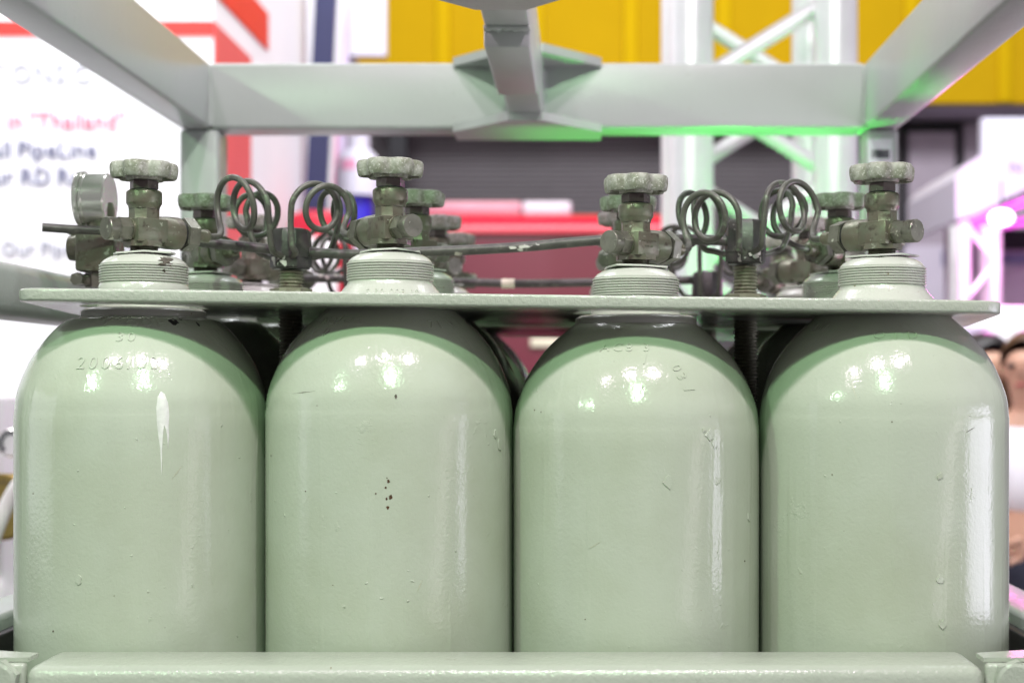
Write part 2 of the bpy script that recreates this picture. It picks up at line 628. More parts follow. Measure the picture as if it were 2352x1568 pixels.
def valve_meshes():
    d = {}
    b = MB()
    th = [(0.0, 0.0)]
    z = 0.0004
    for k in range(4):
        th += [(0.0122, z), (0.0134, z + 0.0004), (0.0122, z + 0.0011)]
        z += 0.0013
    th += [(0.0122, 0.0056), (0.0, 0.0056)]
    b.lathe(th, 32)
    b.prism(ngon(8, 0.0195, R(22.5)), 0.0056, 0.0102)
    b.prism([(x * 0.95, y * 0.95) for x, y in ngon(8, 0.0195, R(22.5))], 0.0101, 0.0112)
    b.box(-0.0158, 0.0160, -0.0158, 0.0158, 0.0096, 0.0316, 0.0011, 2)
    b.lathe([(0.0, 0.044), (0.0142, 0.044), (0.0142, 0.0335), (0.0150, 0.0312), (0.0, 0.0312)], 8, phase=R(22.5))
    b.lathe([(0.0, 0.0588), (0.0146, 0.0588), (0.0163, 0.0572), (0.0165, 0.0566), (0.0165, 0.0472), (0.0162, 0.0462),
             (0.0146, 0.0438), (0.0142, 0.0415), (0.0, 0.0415)], 36)
    # outlet boss on +X
    b.lathe([(0.0, 0.006), (0.0138, 0.006), (0.0152, 0.018), (0.0157, 0.024), (0.0157, 0.0345), (0.0150, 0.0368), (0.0, 0.0370)], 40, axis_x(0, 0.0208))
    b.lathe([(0.0, -0.0135), (0.0118, -0.0135), (0.0118, -0.0175), (0.0, -0.0175)], 28, axis_x(0, 0.0208))
    d['valve_body'] = b.mesh('valve_body', M['bronze'], 32)
    d['gland_nut'] = MB().prism(ngon(6, 0.0136, R(12)), 0.0600, 0.0668).prism([(x * 0.94, y * 0.94) for x, y in ngon(6, 0.0136, R(12))], 0.0665, 0.0678).mesh('gland_nut', M['bronze_dark'], 25)
    d['seal_ring'] = MB().lathe([(0.0, 0.0603), (0.0122, 0.0603), (0.0122, 0.0586), (0.0, 0.0586)], 28).mesh('seal_ring', M['black'])
    g = MB().lathe([(0.0, 0.0366), (0.0128, 0.0366), (0.0128, 0.0412), (0.0, 0.0412)], 28, axis_x(0, 0.0208))  # black ring drawn as the shaded gap between boss and nut
    d['union_gap'] = g.mesh('dark_gap_ring', M['black'])
    u = MB().prism(ngon(6, 0.0162, R(10)), 0.0412, 0.0526, axis_x(0, 0.0208))
    u.prism([(x * 0.93, y * 0.93) for x, y in ngon(6, 0.0162, R(10))], 0.0402, 0.0536, axis_x(0, 0.0208))
    d['union_nut'] = u.mesh('union_nut', M['steel_nut'], 25)
    sp = MB().prism(ngon(6, 0.0076, R(5)), 0.0520, 0.0610, axis_x(0, 0.0208))
    sp.lathe([(0.0, 0.0600), (0.0064, 0.0600), (0.0066, 0.0690), (0.0050, 0.0712), (0.0, 0.0712)], 20, axis_x(0, 0.0208))
    d['spigot'] = sp.mesh('spigot', M['bronze'], 30)
    pl = MB().prism(ngon(6, 0.0118, R(22)), -0.0295, -0.0172, axis_x(0, 0.0208))
    pl.lathe([(0.0, -0.0290), (0.0104, -0.0290), (0.0108, -0.0300), (0.0108, -0.0392), (0.0102, -0.0402), (0.0, -0.0403)], 32, axis_x(0, 0.0208))
    d['safety_plug'] = pl.mesh('safety_plug', M['steel_nut'], 28)
    d['vent_hole'] = MB().lathe([(0.0, 0.0003), (0.0011, 0.0003), (0.0011, -0.0006), (0.0, -0.0006)], 12).mesh('vent_hole', M['black'])

    def lobes(a, r):
        w = min(1.0, max(0.0, (r - 0.014) / 0.010))
        return 1 + w * (0.105 * math.cos(6 * a) - 0.03 * math.cos(12 * a))
    R0 = 0.0292
    h = MB().lathe([(0.0, 0.0850), (0.010, 0.0851), (0.020, 0.0853), (R0 * 0.86, 0.0852), (R0 * 0.95, 0.0843), (R0 * 0.995, 0.0820),
                    (R0, 0.0790), (R0 * 0.985, 0.0745), (R0 * 0.955, 0.0708), (R0 * 0.92, 0.0698), (R0 * 0.86, 0.0700), (R0 * 0.80, 0.0730),
                    (0.0165, 0.0735), (0.0160, 0.0700), (0.0150, 0.0685), (0.0, 0.0682)], 120, lobes=lobes)
    d['handwheel'] = h.mesh('handwheel', M['wheel'], 38)
    d['spindle_nut'] = MB().lathe([(0.0, 0.0872), (0.0062, 0.0872), (0.0076, 0.0864), (0.0076, 0.0848), (0.0, 0.0848)], 24).mesh('spindle_nut', M['stud'])
    return d


VM = valve_meshes()
TAGM = []
for q in range(3):
    rd = random.Random(q + 11)
    pts = []
    for k in range(8):
        a = 2 * math.pi * k / 8 + 0.39
        rr = 0.0325 if k % 2 else 0.0285
        pts.append((rr * math.cos(a) * 1.03 + rd.uniform(-.002, .002), rr * math.sin(a) * 0.92 + rd.uniform(-.002, .002)))
    vs, n = [], 8
    for zz in (-0.0012, 0.0004):
        for (x, y) in pts:
            vs.append((x, y, zz + 0.0022 * math.sin(3 * x / 0.03 + q) * 0.5 + 0.0004))
    vs += [(0, 0, -0.0010), (0, 0, 0.0006)]
    fs = [(k, (k + 1) % 8, 8 + (k + 1) % 8, 8 + k) for k in range(8)]
    fs += [((k + 1) % 8, k, 16) for k in range(8)] + [(8 + k, 8 + (k + 1) % 8, 17) for k in range(8)]
    TAGM.append(MB().add(vs, fs).mesh('neck_tag', M['tag'], 20))

COLUMN = ['the white-streaked one', 'the rust-spotted one', 'the stepped-ring one', 'the end one with a bright reflection']
FRONT_LABEL = ['sage green gas cylinder with a white paint streak and 2006/03 stamped on its shoulder',
               'sage green gas cylinder with brown rust spots on its wall, under the plate',
               'sage green gas cylinder with a stepped neck ring showing below the plate',
               'sage green gas cylinder with a long bright reflection, at the end of the front row']
WASH = [0.1219, 0.1239, 0.1092, 0.1194]
ROW_H = {1: [0.120, 0.124, 0.1185, 0.121], 2: [0.123, 0.1225, 0.127, 0.120], 3: [0.121, 0.124, 0.122, 0.119]}
KIND = ['ring', 'flare', 'ring', 'flare']
RING = [-0.0522, 0, -0.0460, 0]
cyl_cache = {}
CYL = {}
for row in range(4):
    for c in range(4):
        kind, ring = KIND[c], RING[c]
        if row:
            kind, ring = 'flare', 0
        wz = WASH[c] if row == 0 else ROW_H[row][c]
        zw = rel(wz)
        x, y = XS[c], D1 + row * PITCH
        lab = FRONT_LABEL[c] if row == 0 else 'sage gas cylinder in the %s row, behind %s' % (['', 'second', 'third', 'last'][row], COLUMN[c])
        root = thing('gas_cylinder', lab, 'gas cylinder', (x, y, zw), 0, 'gas cylinders standing in the rack')
        top, body = cylinder_profile(kind, ring)
        key = (kind, ring, wz)
        prof = body + wall_to(BASE - zw + 0.002)
        if row == 0:
            me = MB().lathe([(0, top[-1][1])] + prof, 128).mesh('body', M['cyl'], 28)
            cm = MB().lathe(top + [(0.0, top[-1][1] - 0.0005)], 72).mesh('neck_collar', M['neck'], 40)
        else:
            if 'back' not in cyl_cache:
                cyl_cache['back'] = MB().lathe([(0, top[-1][1])] + body + wall_to(BASE - rel(0.1185) + 0.002), 56).mesh('body', M['cyl'], 28)
                cyl_cache['bneck'] = MB().lathe(top + [(0.0, top[-1][1] - 0.0005)], 48).mesh('neck_collar', M['neck'], 40)
            me, cm = cyl_cache['back'], cyl_cache['bneck']
        bo = link('body', me, root)
        co = link('neck_collar', cm, root)
        link('neck_tag', TAGM[(row + c) % 3], root, (0, 0, 0), random.uniform(-0.25, 0.25))
        # valve turned towards the block between the four cylinders
        sx = 1 if c % 2 == 0 else -1
        sy = 1 if row % 2 == 0 else -1
        ang = math.atan2(sy * 0.76, sx * 0.65) + random.uniform(-0.04, 0.04)
        vb = link('valve_body', VM['valve_body'], root, (0, 0, 0.0006), ang)
        for nm in ('gland_nut', 'seal_ring', 'union_nut', 'spigot', 'safety_plug'):
            link(nm, VM[nm], vb)
        link('dark_gap_ring', VM['union_gap'], vb)
        vh = link('vent_hole', VM['vent_hole'], vb, (-0.033, -0.0103 * sx * sy * 0.83, 0.0208 - 0.0058))
        vh.rotation_euler = (R(124) * sx * sy if sx * sy > 0 else R(-124), 0, 0)
        hw = link('handwheel', VM['handwheel'], root, (0, 0, 0.0006), [0.42, 0.12, 0.62, 0.2][c] + row * 0.31)
        link('spindle_nut', VM['spindle_nut'], hw)
        CYL[row, c] = (root, x, y, zw, ang, Shoulder(body + [(RC, -0.5)]), Shoulder(top), bo, co)

# marks on the front row
r0 = CYL[0, 0]
stamp(r0[7], r0[5], '2006/03', 0.0160, R(3), -0.1095, M['cyl'], depth=0.0006)
stamp(r0[7], r0[5], '30', 0.0140, R(6), -0.0850, M['cyl'])
stamp(r0[7], r0[5], 'V  OOP', 0.0130, R(8), -0.0710, M['cyl'])
stamp(r0[7], r0[5], 'G550 95-AN', 0.0110, R(14), -0.0655, M['cyl'])
# dried drip of white paint
drip = [(-0.0058, 0.006), (-0.0045, 0.015), (-0.0015, 0.0200), (0.0022, 0.018), (0.0048, 0.010), (0.0058, -0.002), (0.0050, -0.012), (0.0056, -0.020),
        (0.0046, -0.031), (0.0040, -0.022), (0.0028, -0.014), (0.0010, -0.010), (-0.0002, -0.020), (-0.0008, -0.032), (-0.0010, -0.046),
        (-0.0013, -0.056), (-0.0018, -0.046), (-0.0026, -0.030), (-0.0044, -0.018), (-0.0056, -0.006)]
patch(r0[7], r0[5], drip, R(24), -0.148, M['drip'], 'paint_streak', 0.0003)
patch(r0[7], r0[5], blob(0.0045, 0.0050, 12, 0.35, 3), R(37), -0.0660, M['black_chip'], 'paint_chip', 0.0002)
patch(r0[7], r0[5], blob(0.0022, 0.002, 10, 0.4, 5), R(44), -0.0640, M['black_chip'], 'paint_chip', 0.0002)
patch(r0[7], r0[5], blob(0.0012, 0.003, 10, 0.4, 6), R(55), -0.068, M['black_chip'], 'paint_chip', 0.0002)
for k, (a, zz, sx_, sy_) in enumerate([(46, -0.0082, .0060, .0042), (40, -0.0125, .0042, .0032), (42, -0.0180, .0012, .0035), (54, -0.0065, .004, .0025), (50, -0.0115, .003, .002)]):
    patch(r0[8], r0[6], blob(sx_, sy_, 13, 0.45, k + 20), R(a), zz, M['bare'], 'paint_chip', 0.0006)
r1 = CYL[0, 1]
stamp(r1[7], r1[5], 'N2/O2', 0.0125, R(-30), -0.0705, M['cyl'])
stamp(r1[7], r1[5], 'V1 0', 0.0125, R(-44), -0.0810, M['cyl'])
stamp(r1[7], r1[5], '71 V', 0.0125, R(45), -0.0740, M['cyl'])
stamp(r1[8], r1[6], 'S 30 000 10', 0.0075, R(10), -0.0425, M['neck'])
for k, (dx, dz, s_) in enumerate([(0.0, 0.0, .0014), (-.0022, -.0055, .0009), (0.0018, -.0135, .0018), (-.0015, -.0150, .0010), (-.0004, -.0225, .0014), (-.0012, 0.003, .0006)]):
    patch(r1[7], r1[5], blob(s_, s_ * 1.25, 11, 0.3, 40 + k), R(6.4) + dx / RC, -0.2088 + dz, M['rust'], 'rust_spot', 0.0002)
patch(r1[7], r1[5], blob(0.0010, 0.0026, 9, 0.3, 52), R(9.6), -0.1356, M['bare'], 'paint_chip', 0.0003)
r2 = CYL[0, 2]
stamp(r2[7], r2[5], 'AC8', 0.0125, R(-14), -0.0810, M['cyl'])
stamp(r2[7], r2[5], '3', 0.0125, R(4), -0.0810, M['cyl'])
stamp(r2[7], r2[5], '03 /', 0.0125, R(19), -0.1060, M['cyl'], rot=R(-70))
stamp(r2[7], r2[5], '/', 0.0125, R(3), -0.0920, M['cyl'])
r3 = CYL[0, 3]
stamp(r3[7], r3[5], 'O I D', 0.0125, R(-3), -0.0800, M['cyl'])
stamp(r3[7], r3[5], 'III/', 0.0125, R(-58), -0.0720, M['cyl'])
for k in range(18):
    c = k % 4
    q = CYL[0, c]
    s_ = random.uniform(.00025, .0006)
    patch(q[7], q[5], blob(s_ * random.uniform(.8, 1.8), s_ * random.uniform(.8, 2.2), 8, 0.3, 80 + k), random.uniform(-1.1, 1.1), random.uniform(-0.12, -0.36),
          M['rust'] if k % 3 else M['bare'], 'paint_fleck', 0.0002)
for k, (c, a, zz, s_) in enumerate([(2, 32, -0.155, .004), (2, 35, -0.162, .003), (2, 12, -0.195, .004), (0, -12, -0.292, .004), (3, 15, -0.329, .0035), (3, 14, -0.29, .003), (2, 29, -0.150, .002), (1, 62, -0.17, .003), (1, 66, -0.18, .004), (3, 14, -0.20, .0025), (2, 60, -0.23, .003)]):
    q = CYL[0, c]
    patch(q[7], q[5], blob(s_, s_ * 1.3, 12, 0.45, 120 + k), R(a), zz, M['cyl'], 'paint_blister', 0.0007)
for k, (c, a, zz, ln, sl_) in enumerate([(1, -35, -0.132, 0.030, 0.08), (3, -24, -0.125, 0.020, -2.5), (0, 30, -0.20, 0.016, 1.2), (2, -20, -0.25, 0.014, 0.6), (3, 30, -0.16, 0.012, 0.4), (1, 20, -0.30, 0.012, 2.0)]):
    q = CYL[0, c]
    ca, sa = math.cos(math.atan(sl_)), math.sin(math.atan(sl_))
    pl_ = [(-ln / 2, 0), (0, 0.0003), (ln / 2, 0.0001), (0, -0.0003)]
    patch(q[7], q[5], [(x_ * ca - y_ * sa, x_ * sa + y_ * ca) for x_, y_ in pl_], R(a), zz, M['bare'] if k in (0, 4) else M['rust_halo'], 'scratch', 0.0002)
# maker's mark forged on one valve
vs, fs = text_geo('MADE IN JAPAN', 0.0030, 0.0002)
vb2 = [o for o in CYL[0, 2][0].children if o.name.startswith('valve_body')][0]
MB().add([Vector((v.x, -0.0158 - v.z - 0.0001, 0.0225 + v.y)) for v in vs], fs).build('maker_mark', M['bronze'], vb2, smooth=0)
for nm_, sz_, zz in (('B-FIN  4.06', 0.0026, 0.0175),):
    vs, fs = text_geo(nm_, sz_, 0.0002)
    MB().add([Vector((v.x, -0.0158 - v.z - 0.0001, zz + v.y)) for v in vs], fs).build('maker_mark', M['bronze'], vb2, smooth=0)


# ---- clamping plates with holes for the necks
def plate_mesh(y0, y1, rows, studs, flip):
    bm = bmesh.new()
    xc = -0.0632
    hw_f, hw_b = 0.4335, 0.478
    ym = y0 + 0.30 if not flip else y1 - 0.30
    if not flip:
        outer = [(xc - hw_f, y0), (xc + hw_f, y0), (xc + hw_b, ym), (xc + hw_b, y1), (xc - hw_b, y1), (xc - hw_b, ym)]
    else:
        outer = [(xc - hw_b, y0), (xc + hw_b, y0), (xc + hw_b, ym), (xc + hw_f, y1), (xc - hw_f, y1), (xc - hw_b, ym)]
    # round the corners
    pts = []
    n = len(outer)
    for i in range(n):
        p = Vector(outer[i])
        a = (Vector(outer[i - 1]) - p).normalized() * 0.030
        b = (Vector(outer[(i + 1) % n]) - p).normalized() * 0.030
        for t in (0, 0.25, 0.5, 0.75, 1):
            pts.append((p + a) * (1 - t) ** 2 + p * 2 * t * (1 - t) + (p + b) * t * t)
    loops = [[(p.x, p.y) for p in pts]]
    for r_ in rows:
        for c in range(4):
            loops.append([(XS[c] + 0.0572 * math.cos(-2 * math.pi * k / 40), D1 + r_ * PITCH + 0.0572 * math.sin(-2 * math.pi * k / 40)) for k in range(40)])
    for (sx_, sy_) in studs:
        loops.append([(sx_ + 0.0140 * math.cos(-2 * math.pi * k / 20), sy_ + 0.0140 * math.sin(-2 * math.pi * k / 20)) for k in range(20)])
    T = 0.0112
    es, rims = [], []
    for lp in loops:
        vs = [bm.verts.new((x, y, 0)) for x, y in lp]
        e = [bm.edges.new((vs[k], vs[(k + 1) % len(vs)])) for k in range(len(vs))]
        es += e
    bmesh.ops.triangle_fill(bm, use_beauty=True, use_dissolve=False, edges=es)
    r_ = bmesh.ops.extrude_face_region(bm, geom=list(bm.faces))
    for v in [g for g in r_['geom'] if isinstance(g, bmesh.types.BMVert)]:
        v.co.z -= T
    bmesh.ops.recalc_face_normals(bm, faces=bm.faces)
    edges = [e for e in bm.edges if len(e.link_faces) == 2 and e.calc_face_angle(0) > R(60)]
    bmesh.ops.bevel(bm, geom=edges, offset=0.0046, segments=4, profile=0.5, affect='EDGES', clamp_overlap=True)
    me = bpy.data.meshes.new('plate')
    bm.to_mesh(me)
    bm.free()
    me.polygons.foreach_set('use_smooth', [True] * len(me.polygons))
    me.set_sharp_from_angle(angle=R(40))
    me.materials.append(M['plate'])
    return me


SLOPE = -0.0130
HREF = 0.0837


def plate_h(x):
    return HREF + SLOPE * (x + 0.505)


BX = [(XS[0] + XS[1]) / 2, (XS[2] + XS[3]) / 2]
BY = [D1 + PITCH / 2, D1 + 2.5 * PITCH]
for k, (ya, yb, rows, flip) in enumerate([(1.316, 1.745, (0, 1), False), (1.795, 2.245, (2, 3), True)]):
    p = link('clamping_plate', plate_mesh(ya, yb, rows, [(bx, BY[k]) for bx in BX], flip))
    ang = math.atan(SLOPE)
    p.rotation_euler = (0, -ang, 0)
    p.location = (0, 0, rel(plate_h(0.0) + (0.0 if k == 0 else 0.001)))
    tag(p, ['thick sage painted clamping plate around the necks of the two front rows', 'sage clamping plate around the necks of the two rear rows'][k], 'steel plate', 'clamping plates over the cylinders')

# ---- threaded studs
for k, by in enumerate(BY):
    for j, bx in enumerate(BX):
        hp = plate_h(bx)
        lab = 'threaded steel stud standing in the %s plate under the manifold block near %s' % (['front', 'rear'][k], ['the white-streaked cylinder', 'the end cylinder'][j])
        root = thing('threaded_stud', lab, 'stud', (bx, by, rel(hp)), 0, 'studs holding the clamping plates')
        top = (0.1150 if j == 0 else 0.1200) - hp
        prof = [(0.0, top), (0.0106, top), (0.0122, top - 0.0014)]
        z = top - 0.0020
        while z > -0.16:
            prof += [(0.0123, z), (0.0104, z - 0.0016), (0.0123, z - 0.0032)]
            z -= 0.0036
        prof += [(0.0118, z), (0.0118, -hp - ZC + BASE + 0.003), (0.0, -hp - ZC + BASE + 0.003)]
        MB().lathe(prof, 28).build('rod', M['stud'], root)
        MB().prism(ngon(6, 0.0215, R(8)), 0.0008, 0.0150).lathe([(0.0, 0.0162), (0.0160, 0.0162), (0.0186, 0.0150), (0.0, 0.0150)], 24).build('nut', M['stud'], root, 25)

# ---- manifolds: pipe, blocks, pigtail coils
for k, by in enumerate(BY):
    root = thing('pipe_manifold', ['dark pipe manifold with coiled tubes joining the valves of the two front rows', 'dark pipe manifold with coiled tubes joining the valves of the two rear rows'][k],
                 'manifold', (0, 0, 0), 0, 'pipe manifolds above the plates')
    off = 0.0 if k == 0 else -0.018
    if k == 0:
        pv = [(262, 533), (330, 540), (470, 557), (560, 566), (640, 574), (720, 580), (800, 584), (880, 583), (960, 579), (1100, 573), (1225, 565), (1310, 557), (1390, 551), (1500, 549), (1600, 550), (1690, 554)]
        pts = [V3(a, b, by) for a, b in pv]
        rad = 0.0052
    else:
        pv = [(700, 640), (818, 640), (1000, 646), (1180, 651), (1300, 650), (1500, 645), (1640, 642)]
        pts = [V3(a, b, by) for a, b in pv]
        rad = 0.0056
    MB().tube(catmull(pts, 6), rad, 14).build('pipe', M['pipe'], root)
    if k == 0:
        for q in range(7):
            vx_ = random.choice([1180, 1195, 1208, 1216, 1224, 1232]) + random.uniform(-5, 5)
            cp = V3(vx_, 567.5 - (vx_ - 1214) * 0.085, by)
            a0 = random.uniform(-0.5, 0.7)
            pl_ = blob(random.uniform(.002, .005), random.uniform(.0012, .0028), 9, .4, 500 + q)
            r5 = rad * 1.03
            vs = [cp + Vector((p_[0], -r5 * math.cos(a0 + p_[1] / r5), r5 * math.sin(a0 + p_[1] / r5))) for p_ in pl_]
            vs2 = [cp + (v_ - cp) * 0.93 + Vector(((v_ - cp).x * 0.07, 0, 0)) for v_ in vs]
            n = len(vs)
            MB().add(vs + vs2, [tuple(range(n)), tuple(range(n, 2 * n))] + [(i_, (i_ + 1) % n, n + (i_ + 1) % n, n + i_) for i_ in range(n)]).build('paint_flake', M['block_chip'], root, 60)
    else:
        a_, b_ = V3(1152, 651, by), V3(1182, 651, by)
        MB().tube([a_, b_], rad + 0.0006, 14).build('tape_band', M['cream'], root)
    for j, bx in enumerate(BX):
        zt = [0.1577, 0.1666][j] + off
        zb = [0.1160, 0.1212][j] + off
        bl = MB()
        bl.lathe([(0.0, zt), (0.0125, zt), (0.0180, zt - 0.0012), (0.0203, zt - 0.0050), (0.0212, zb + 0.012), (0.0, zb + 0.012)], 9, phase=R(15 + 30 * j))
        bl.prism(ngon(6, 0.0218, R(-4 + 20 * j)), zb + 0.0018, zb + 0.0145)
        bl.prism([(x_ * 0.9, y_ * 0.9) for x_, y_ in ngon(6, 0.0218, R(-4 + 20 * j))], zb, zb + 0.0022)
        blo = bl.build('manifold_block', M['block'], root, 32, (bx, by, ZC))
        # flaked paint on the block
        if k == 0:
            for q in range(9):
                a = R(random.uniform(-30, 45) if j else random.uniform(-60, -5))
                zz = (zb + random.uniform(0.003, 0.014))
                rr = 0.0206
                poly = blob(random.uniform(.0015, .004), random.uniform(.0012, .0035), 9, .4, 300 + q + 20 * j)
                vs = [Vector((rr * 1.012 * math.sin(a + p[0] / rr), -rr * 1.012 * math.cos(a + p[0] / rr), zz + p[1])) for p in poly]
                vs2 = [Vector((v.x * 0.96, v.y * 0.96, v.z)) for v in vs]
                n = len(vs)
                MB().add(vs + vs2, [tuple(range(n)), tuple(range(n, 2 * n))] + [(i, (i + 1) % n, n + (i + 1) % n, n + i) for i in range(n)]).build('paint_flake', M['block_chip'], blo, 60)
        for row in (2 * k, 2 * k + 1):
            for c in (2 * j, 2 * j + 1):
                _, cx_, cy_, zw, ang = CYL[row, c][:5]
                u = Vector((math.cos(ang), math.sin(ang), 0))
                sx = 1 if c % 2 == 0 else -1
                sy = 1 if row % 2 == 0 else -1
                p = Vector((u.y, -u.x, 0)) * (1 if sx * sy > 0 else -1)      # towards the outside of the front / rear
                if sy < 0:
                    p = -p
                base = Vector((cx_, cy_, zw + 0.0214))
                rr = 0.0246 + random.uniform(-0.003, 0.002)
                wob = [random.uniform(-0.0022, 0.0022) for _ in range(5)]
                lean_ = random.uniform(-0.006, 0.006)
                czz = [0.034, 0.030, 0.035, 0.034][c] if row == 0 else 0.031 + random.uniform(-.003, .003)
                bdir = Vector((bx, by, 0)) - Vector((cx_, cy_, 0))
                Lb = bdir.length
                ub = bdir.normalized()

                def P(L, pp, zz, t):
                    d_ = u.lerp(ub, t)
                    return base + d_ * L + p * pp + Vector((0, 0, zz))
                path = [P(0.066, 0, 0, 0), P(0.075, 0, 0, 0), P(0.085, -0.003, 0.002, 0.1), P(0.0925, -0.0120, 0.009, 0.2), P(0.0960, -0.0205, 0.020, 0.25)]
                turns = 540
                sh_ = {(0, 1): 0.016, (0, 2): 0.006}.get((row, c), 0.0)
                l0, l1 = 0.0965 + sh_, 0.1200 + sh_ * 0.8 + random.uniform(-0.003, 0.003)
                if sh_:
                    path[-2:] = [P(0.0925 + sh_ * 0.8, -0.0120, 0.007, 0.2), P(0.0960 + sh_, -0.0205, 0.020, 0.25)]
                steps = 30
                for q in range(steps + 1):
                    th = R(188 - q / steps * (turns + 6))
                    L = l0 + (l1 - l0) * q / steps
                    t5 = q / steps * 3.999
                    w5 = wob[int(t5)] * (1 - t5 % 1) + wob[int(t5) + 1] * (t5 % 1)
                    L += lean_ * math.sin(th) + wob[2] * 0.6
                    path.append(P(L, (rr + w5) * math.cos(th) * 0.95, czz + (rr + w5) * math.sin(th), 0.2 + 0.6 * q / steps))
                zport = rel(0.1285 + off + 0.004 * j) - base.z
                path += [P(0.1230 + sh_ * 0.7, rr * 0.90, czz - 0.018, 0.9), P(0.1275 + sh_ * 0.5, rr * 0.74, (czz + zport) / 2 - 0.014, 1), P(0.1350 + sh_ * 0.2, rr * 0.5, zport + 0.003, 1), P(Lb - 0.0190, rr * 0.40, zport, 1), P(Lb - 0.014, rr * 0.36, zport, 1)]
                MB().tube(catmull(path, 3 if row > 1 else 5), 0.0032, 12).build('pigtail_coil', M['tube'], root)

# ---- shutoff valve, lever and gauge at the left end of the front manifold
sv = thing('shutoff_valve', 'weathered shutoff valve with a long lever at the free end of the front manifold', 'valve', V3(232, 600, 1.60))
b = MB()
b.box(-0.022, 0.020, -0.020, 0.020, -0.012, 0.030, 0.004)
b.lathe([(0, 0.062), (0.012, 0.062), (0.014, 0.055), (0.014, 0.030), (0, 0.030)], 20)
b.lathe([(0, -0.045), (0.013, -0.045), (0.0155, -0.030), (0.0155, 0.0), (0, 0.0)], 24, axis_x(0.012, 0.014))
b.build('body', M['bronze'], sv)
b = MB()
b.prism(ngon(6, 0.016, 0.2), -0.028, -0.012)
b.box(-0.028, 0.028, -0.012, 0.012, -0.026, -0.014, 0.003)
b.build('flange', M['bronze_dark'], sv)
for sx_ in (-0.019, 0.019):
    MB().prism(ngon(6, 0.007, 0.3), 0.0, 0.010, Matrix.Translation((sx_, -0.012, -0.020)) @ Matrix.Rotation(R(90), 4, 'X')).build('bolt', M['steel_nut'], sv, 25)
l0, l1 = V3(98, 522, 1.545) - sv.location, V3(300, 536, 1.575) - sv.location
b = MB().tube(catmull([l0, l0.lerp(l1, .02), l0.lerp(l1, 0.3), l0.lerp(l1, 0.65) + Vector((0, 0, 0.0006)), l1], 6), [0.0028] + [0.0046] * 24, 14)
b.build('lever', M['pipe'], sv)
web = [(-0.040, 0.0315), (0.0, 0.0315), (0.012, 0.012), (-0.002, 0.004), (-0.012, 0.018)]
MB().prism(web, -0.004, 0.004, Matrix.Rotation(R(90), 4, 'X')).build('lever_arm', M['bronze'], sv)

g0 = V3(233, 458, 1.60)
pg = thing('pressure_gauge', 'round polished steel pressure gauge standing behind the nearest valve wheel', 'gauge', g0 - Vector((0, 0, 0.062)))
gr = Matrix.Translation((0, 0, 0.062)) @ Matrix.Rotation(R(90), 4, 'Z') @ Matrix.Rotation(R(90), 4, 'X')
# gauge axis: face turned away to the right, back towards the left
rg = 0.0282
MB().lathe([(0, 0.0095), (rg * 0.93, 0.0095), (rg * 0.97, 0.0080), (rg * 0.97, -0.0130), (rg, -0.0140), (rg, -0.0165), (0, -0.0165)], 56, gr).build('case', M['chrome'], pg, 30)
MB().lathe([(rg * 0.965, -0.0168), (rg * 1.055, -0.0168), (rg * 1.065, -0.0185), (rg * 1.04, -0.0225), (rg * 0.95, -0.0225), (rg * 0.965, -0.0168)], 56, gr).build('bezel', M['chrome'], pg, 40)
MB().lathe([(0, -0.0170), (rg * 0.94, -0.0170), (rg * 0.94, -0.0180), (0, -0.0180)], 48, gr).build('dial', M['dial'], pg)
MB().lathe([(0, 0.036), (0.006, 0.036), (0.006, 0.018), (0.0085, 0.016), (0.0085, 0.004), (0.005, 0.002), (0.005, -0.012), (0, -0.012)], 20).build('stem', M['bronze'], pg)

# ------------------------------------------------------------------ the steel rack
rk = thing('cylinder_rack', 'pale grey green welded steel rack frame around the gas cylinders', 'steel rack')
TB, TT = rel(0.389), rel(0.489)


def beam(name, x0, x1, y0, y1, z0, z1, mat='rack', bev=0.006):
    return MB().box(x0, x1, y0, y1, z0, z1, bev, 3).build(name, M[mat], rk, 30)


FB0, FB1 = 1.370, 1.440        # front top beam
beam('top_beam', XI0 - 0.001, XI1 + 0.001, DB, DB + 0.075, TB, TT)
beam('top_beam', XI0 - 0.001, XI1 + 0.001, FB0, FB1, TB, TT)
beam('side_beam', XO0, XI0, FB0, DB + 0.076, TB + 0.0005, TT + 0.0005)
beam('side_beam', XI1, XO1, FB0, DB + 0.076, TB + 0.0005, TT + 0.0005)
for (x0, x1) in ((XO0 + 0.002, XI0 + 0.012), (XI1 + 0.004, XO1 - 0.002)):
    beam('post', x0, x1, DB + 0.004, DB + 0.068, 0.0, TB - 0.0005)
for (x0, x1) in ((XO0 - 0.03, XI0 - 0.028), (XI1 + 0.026, XO1 + 0.03)):
    beam('post', x0, x1, FB0 + 0.004, FB1 - 0.004, 0.0, TB)
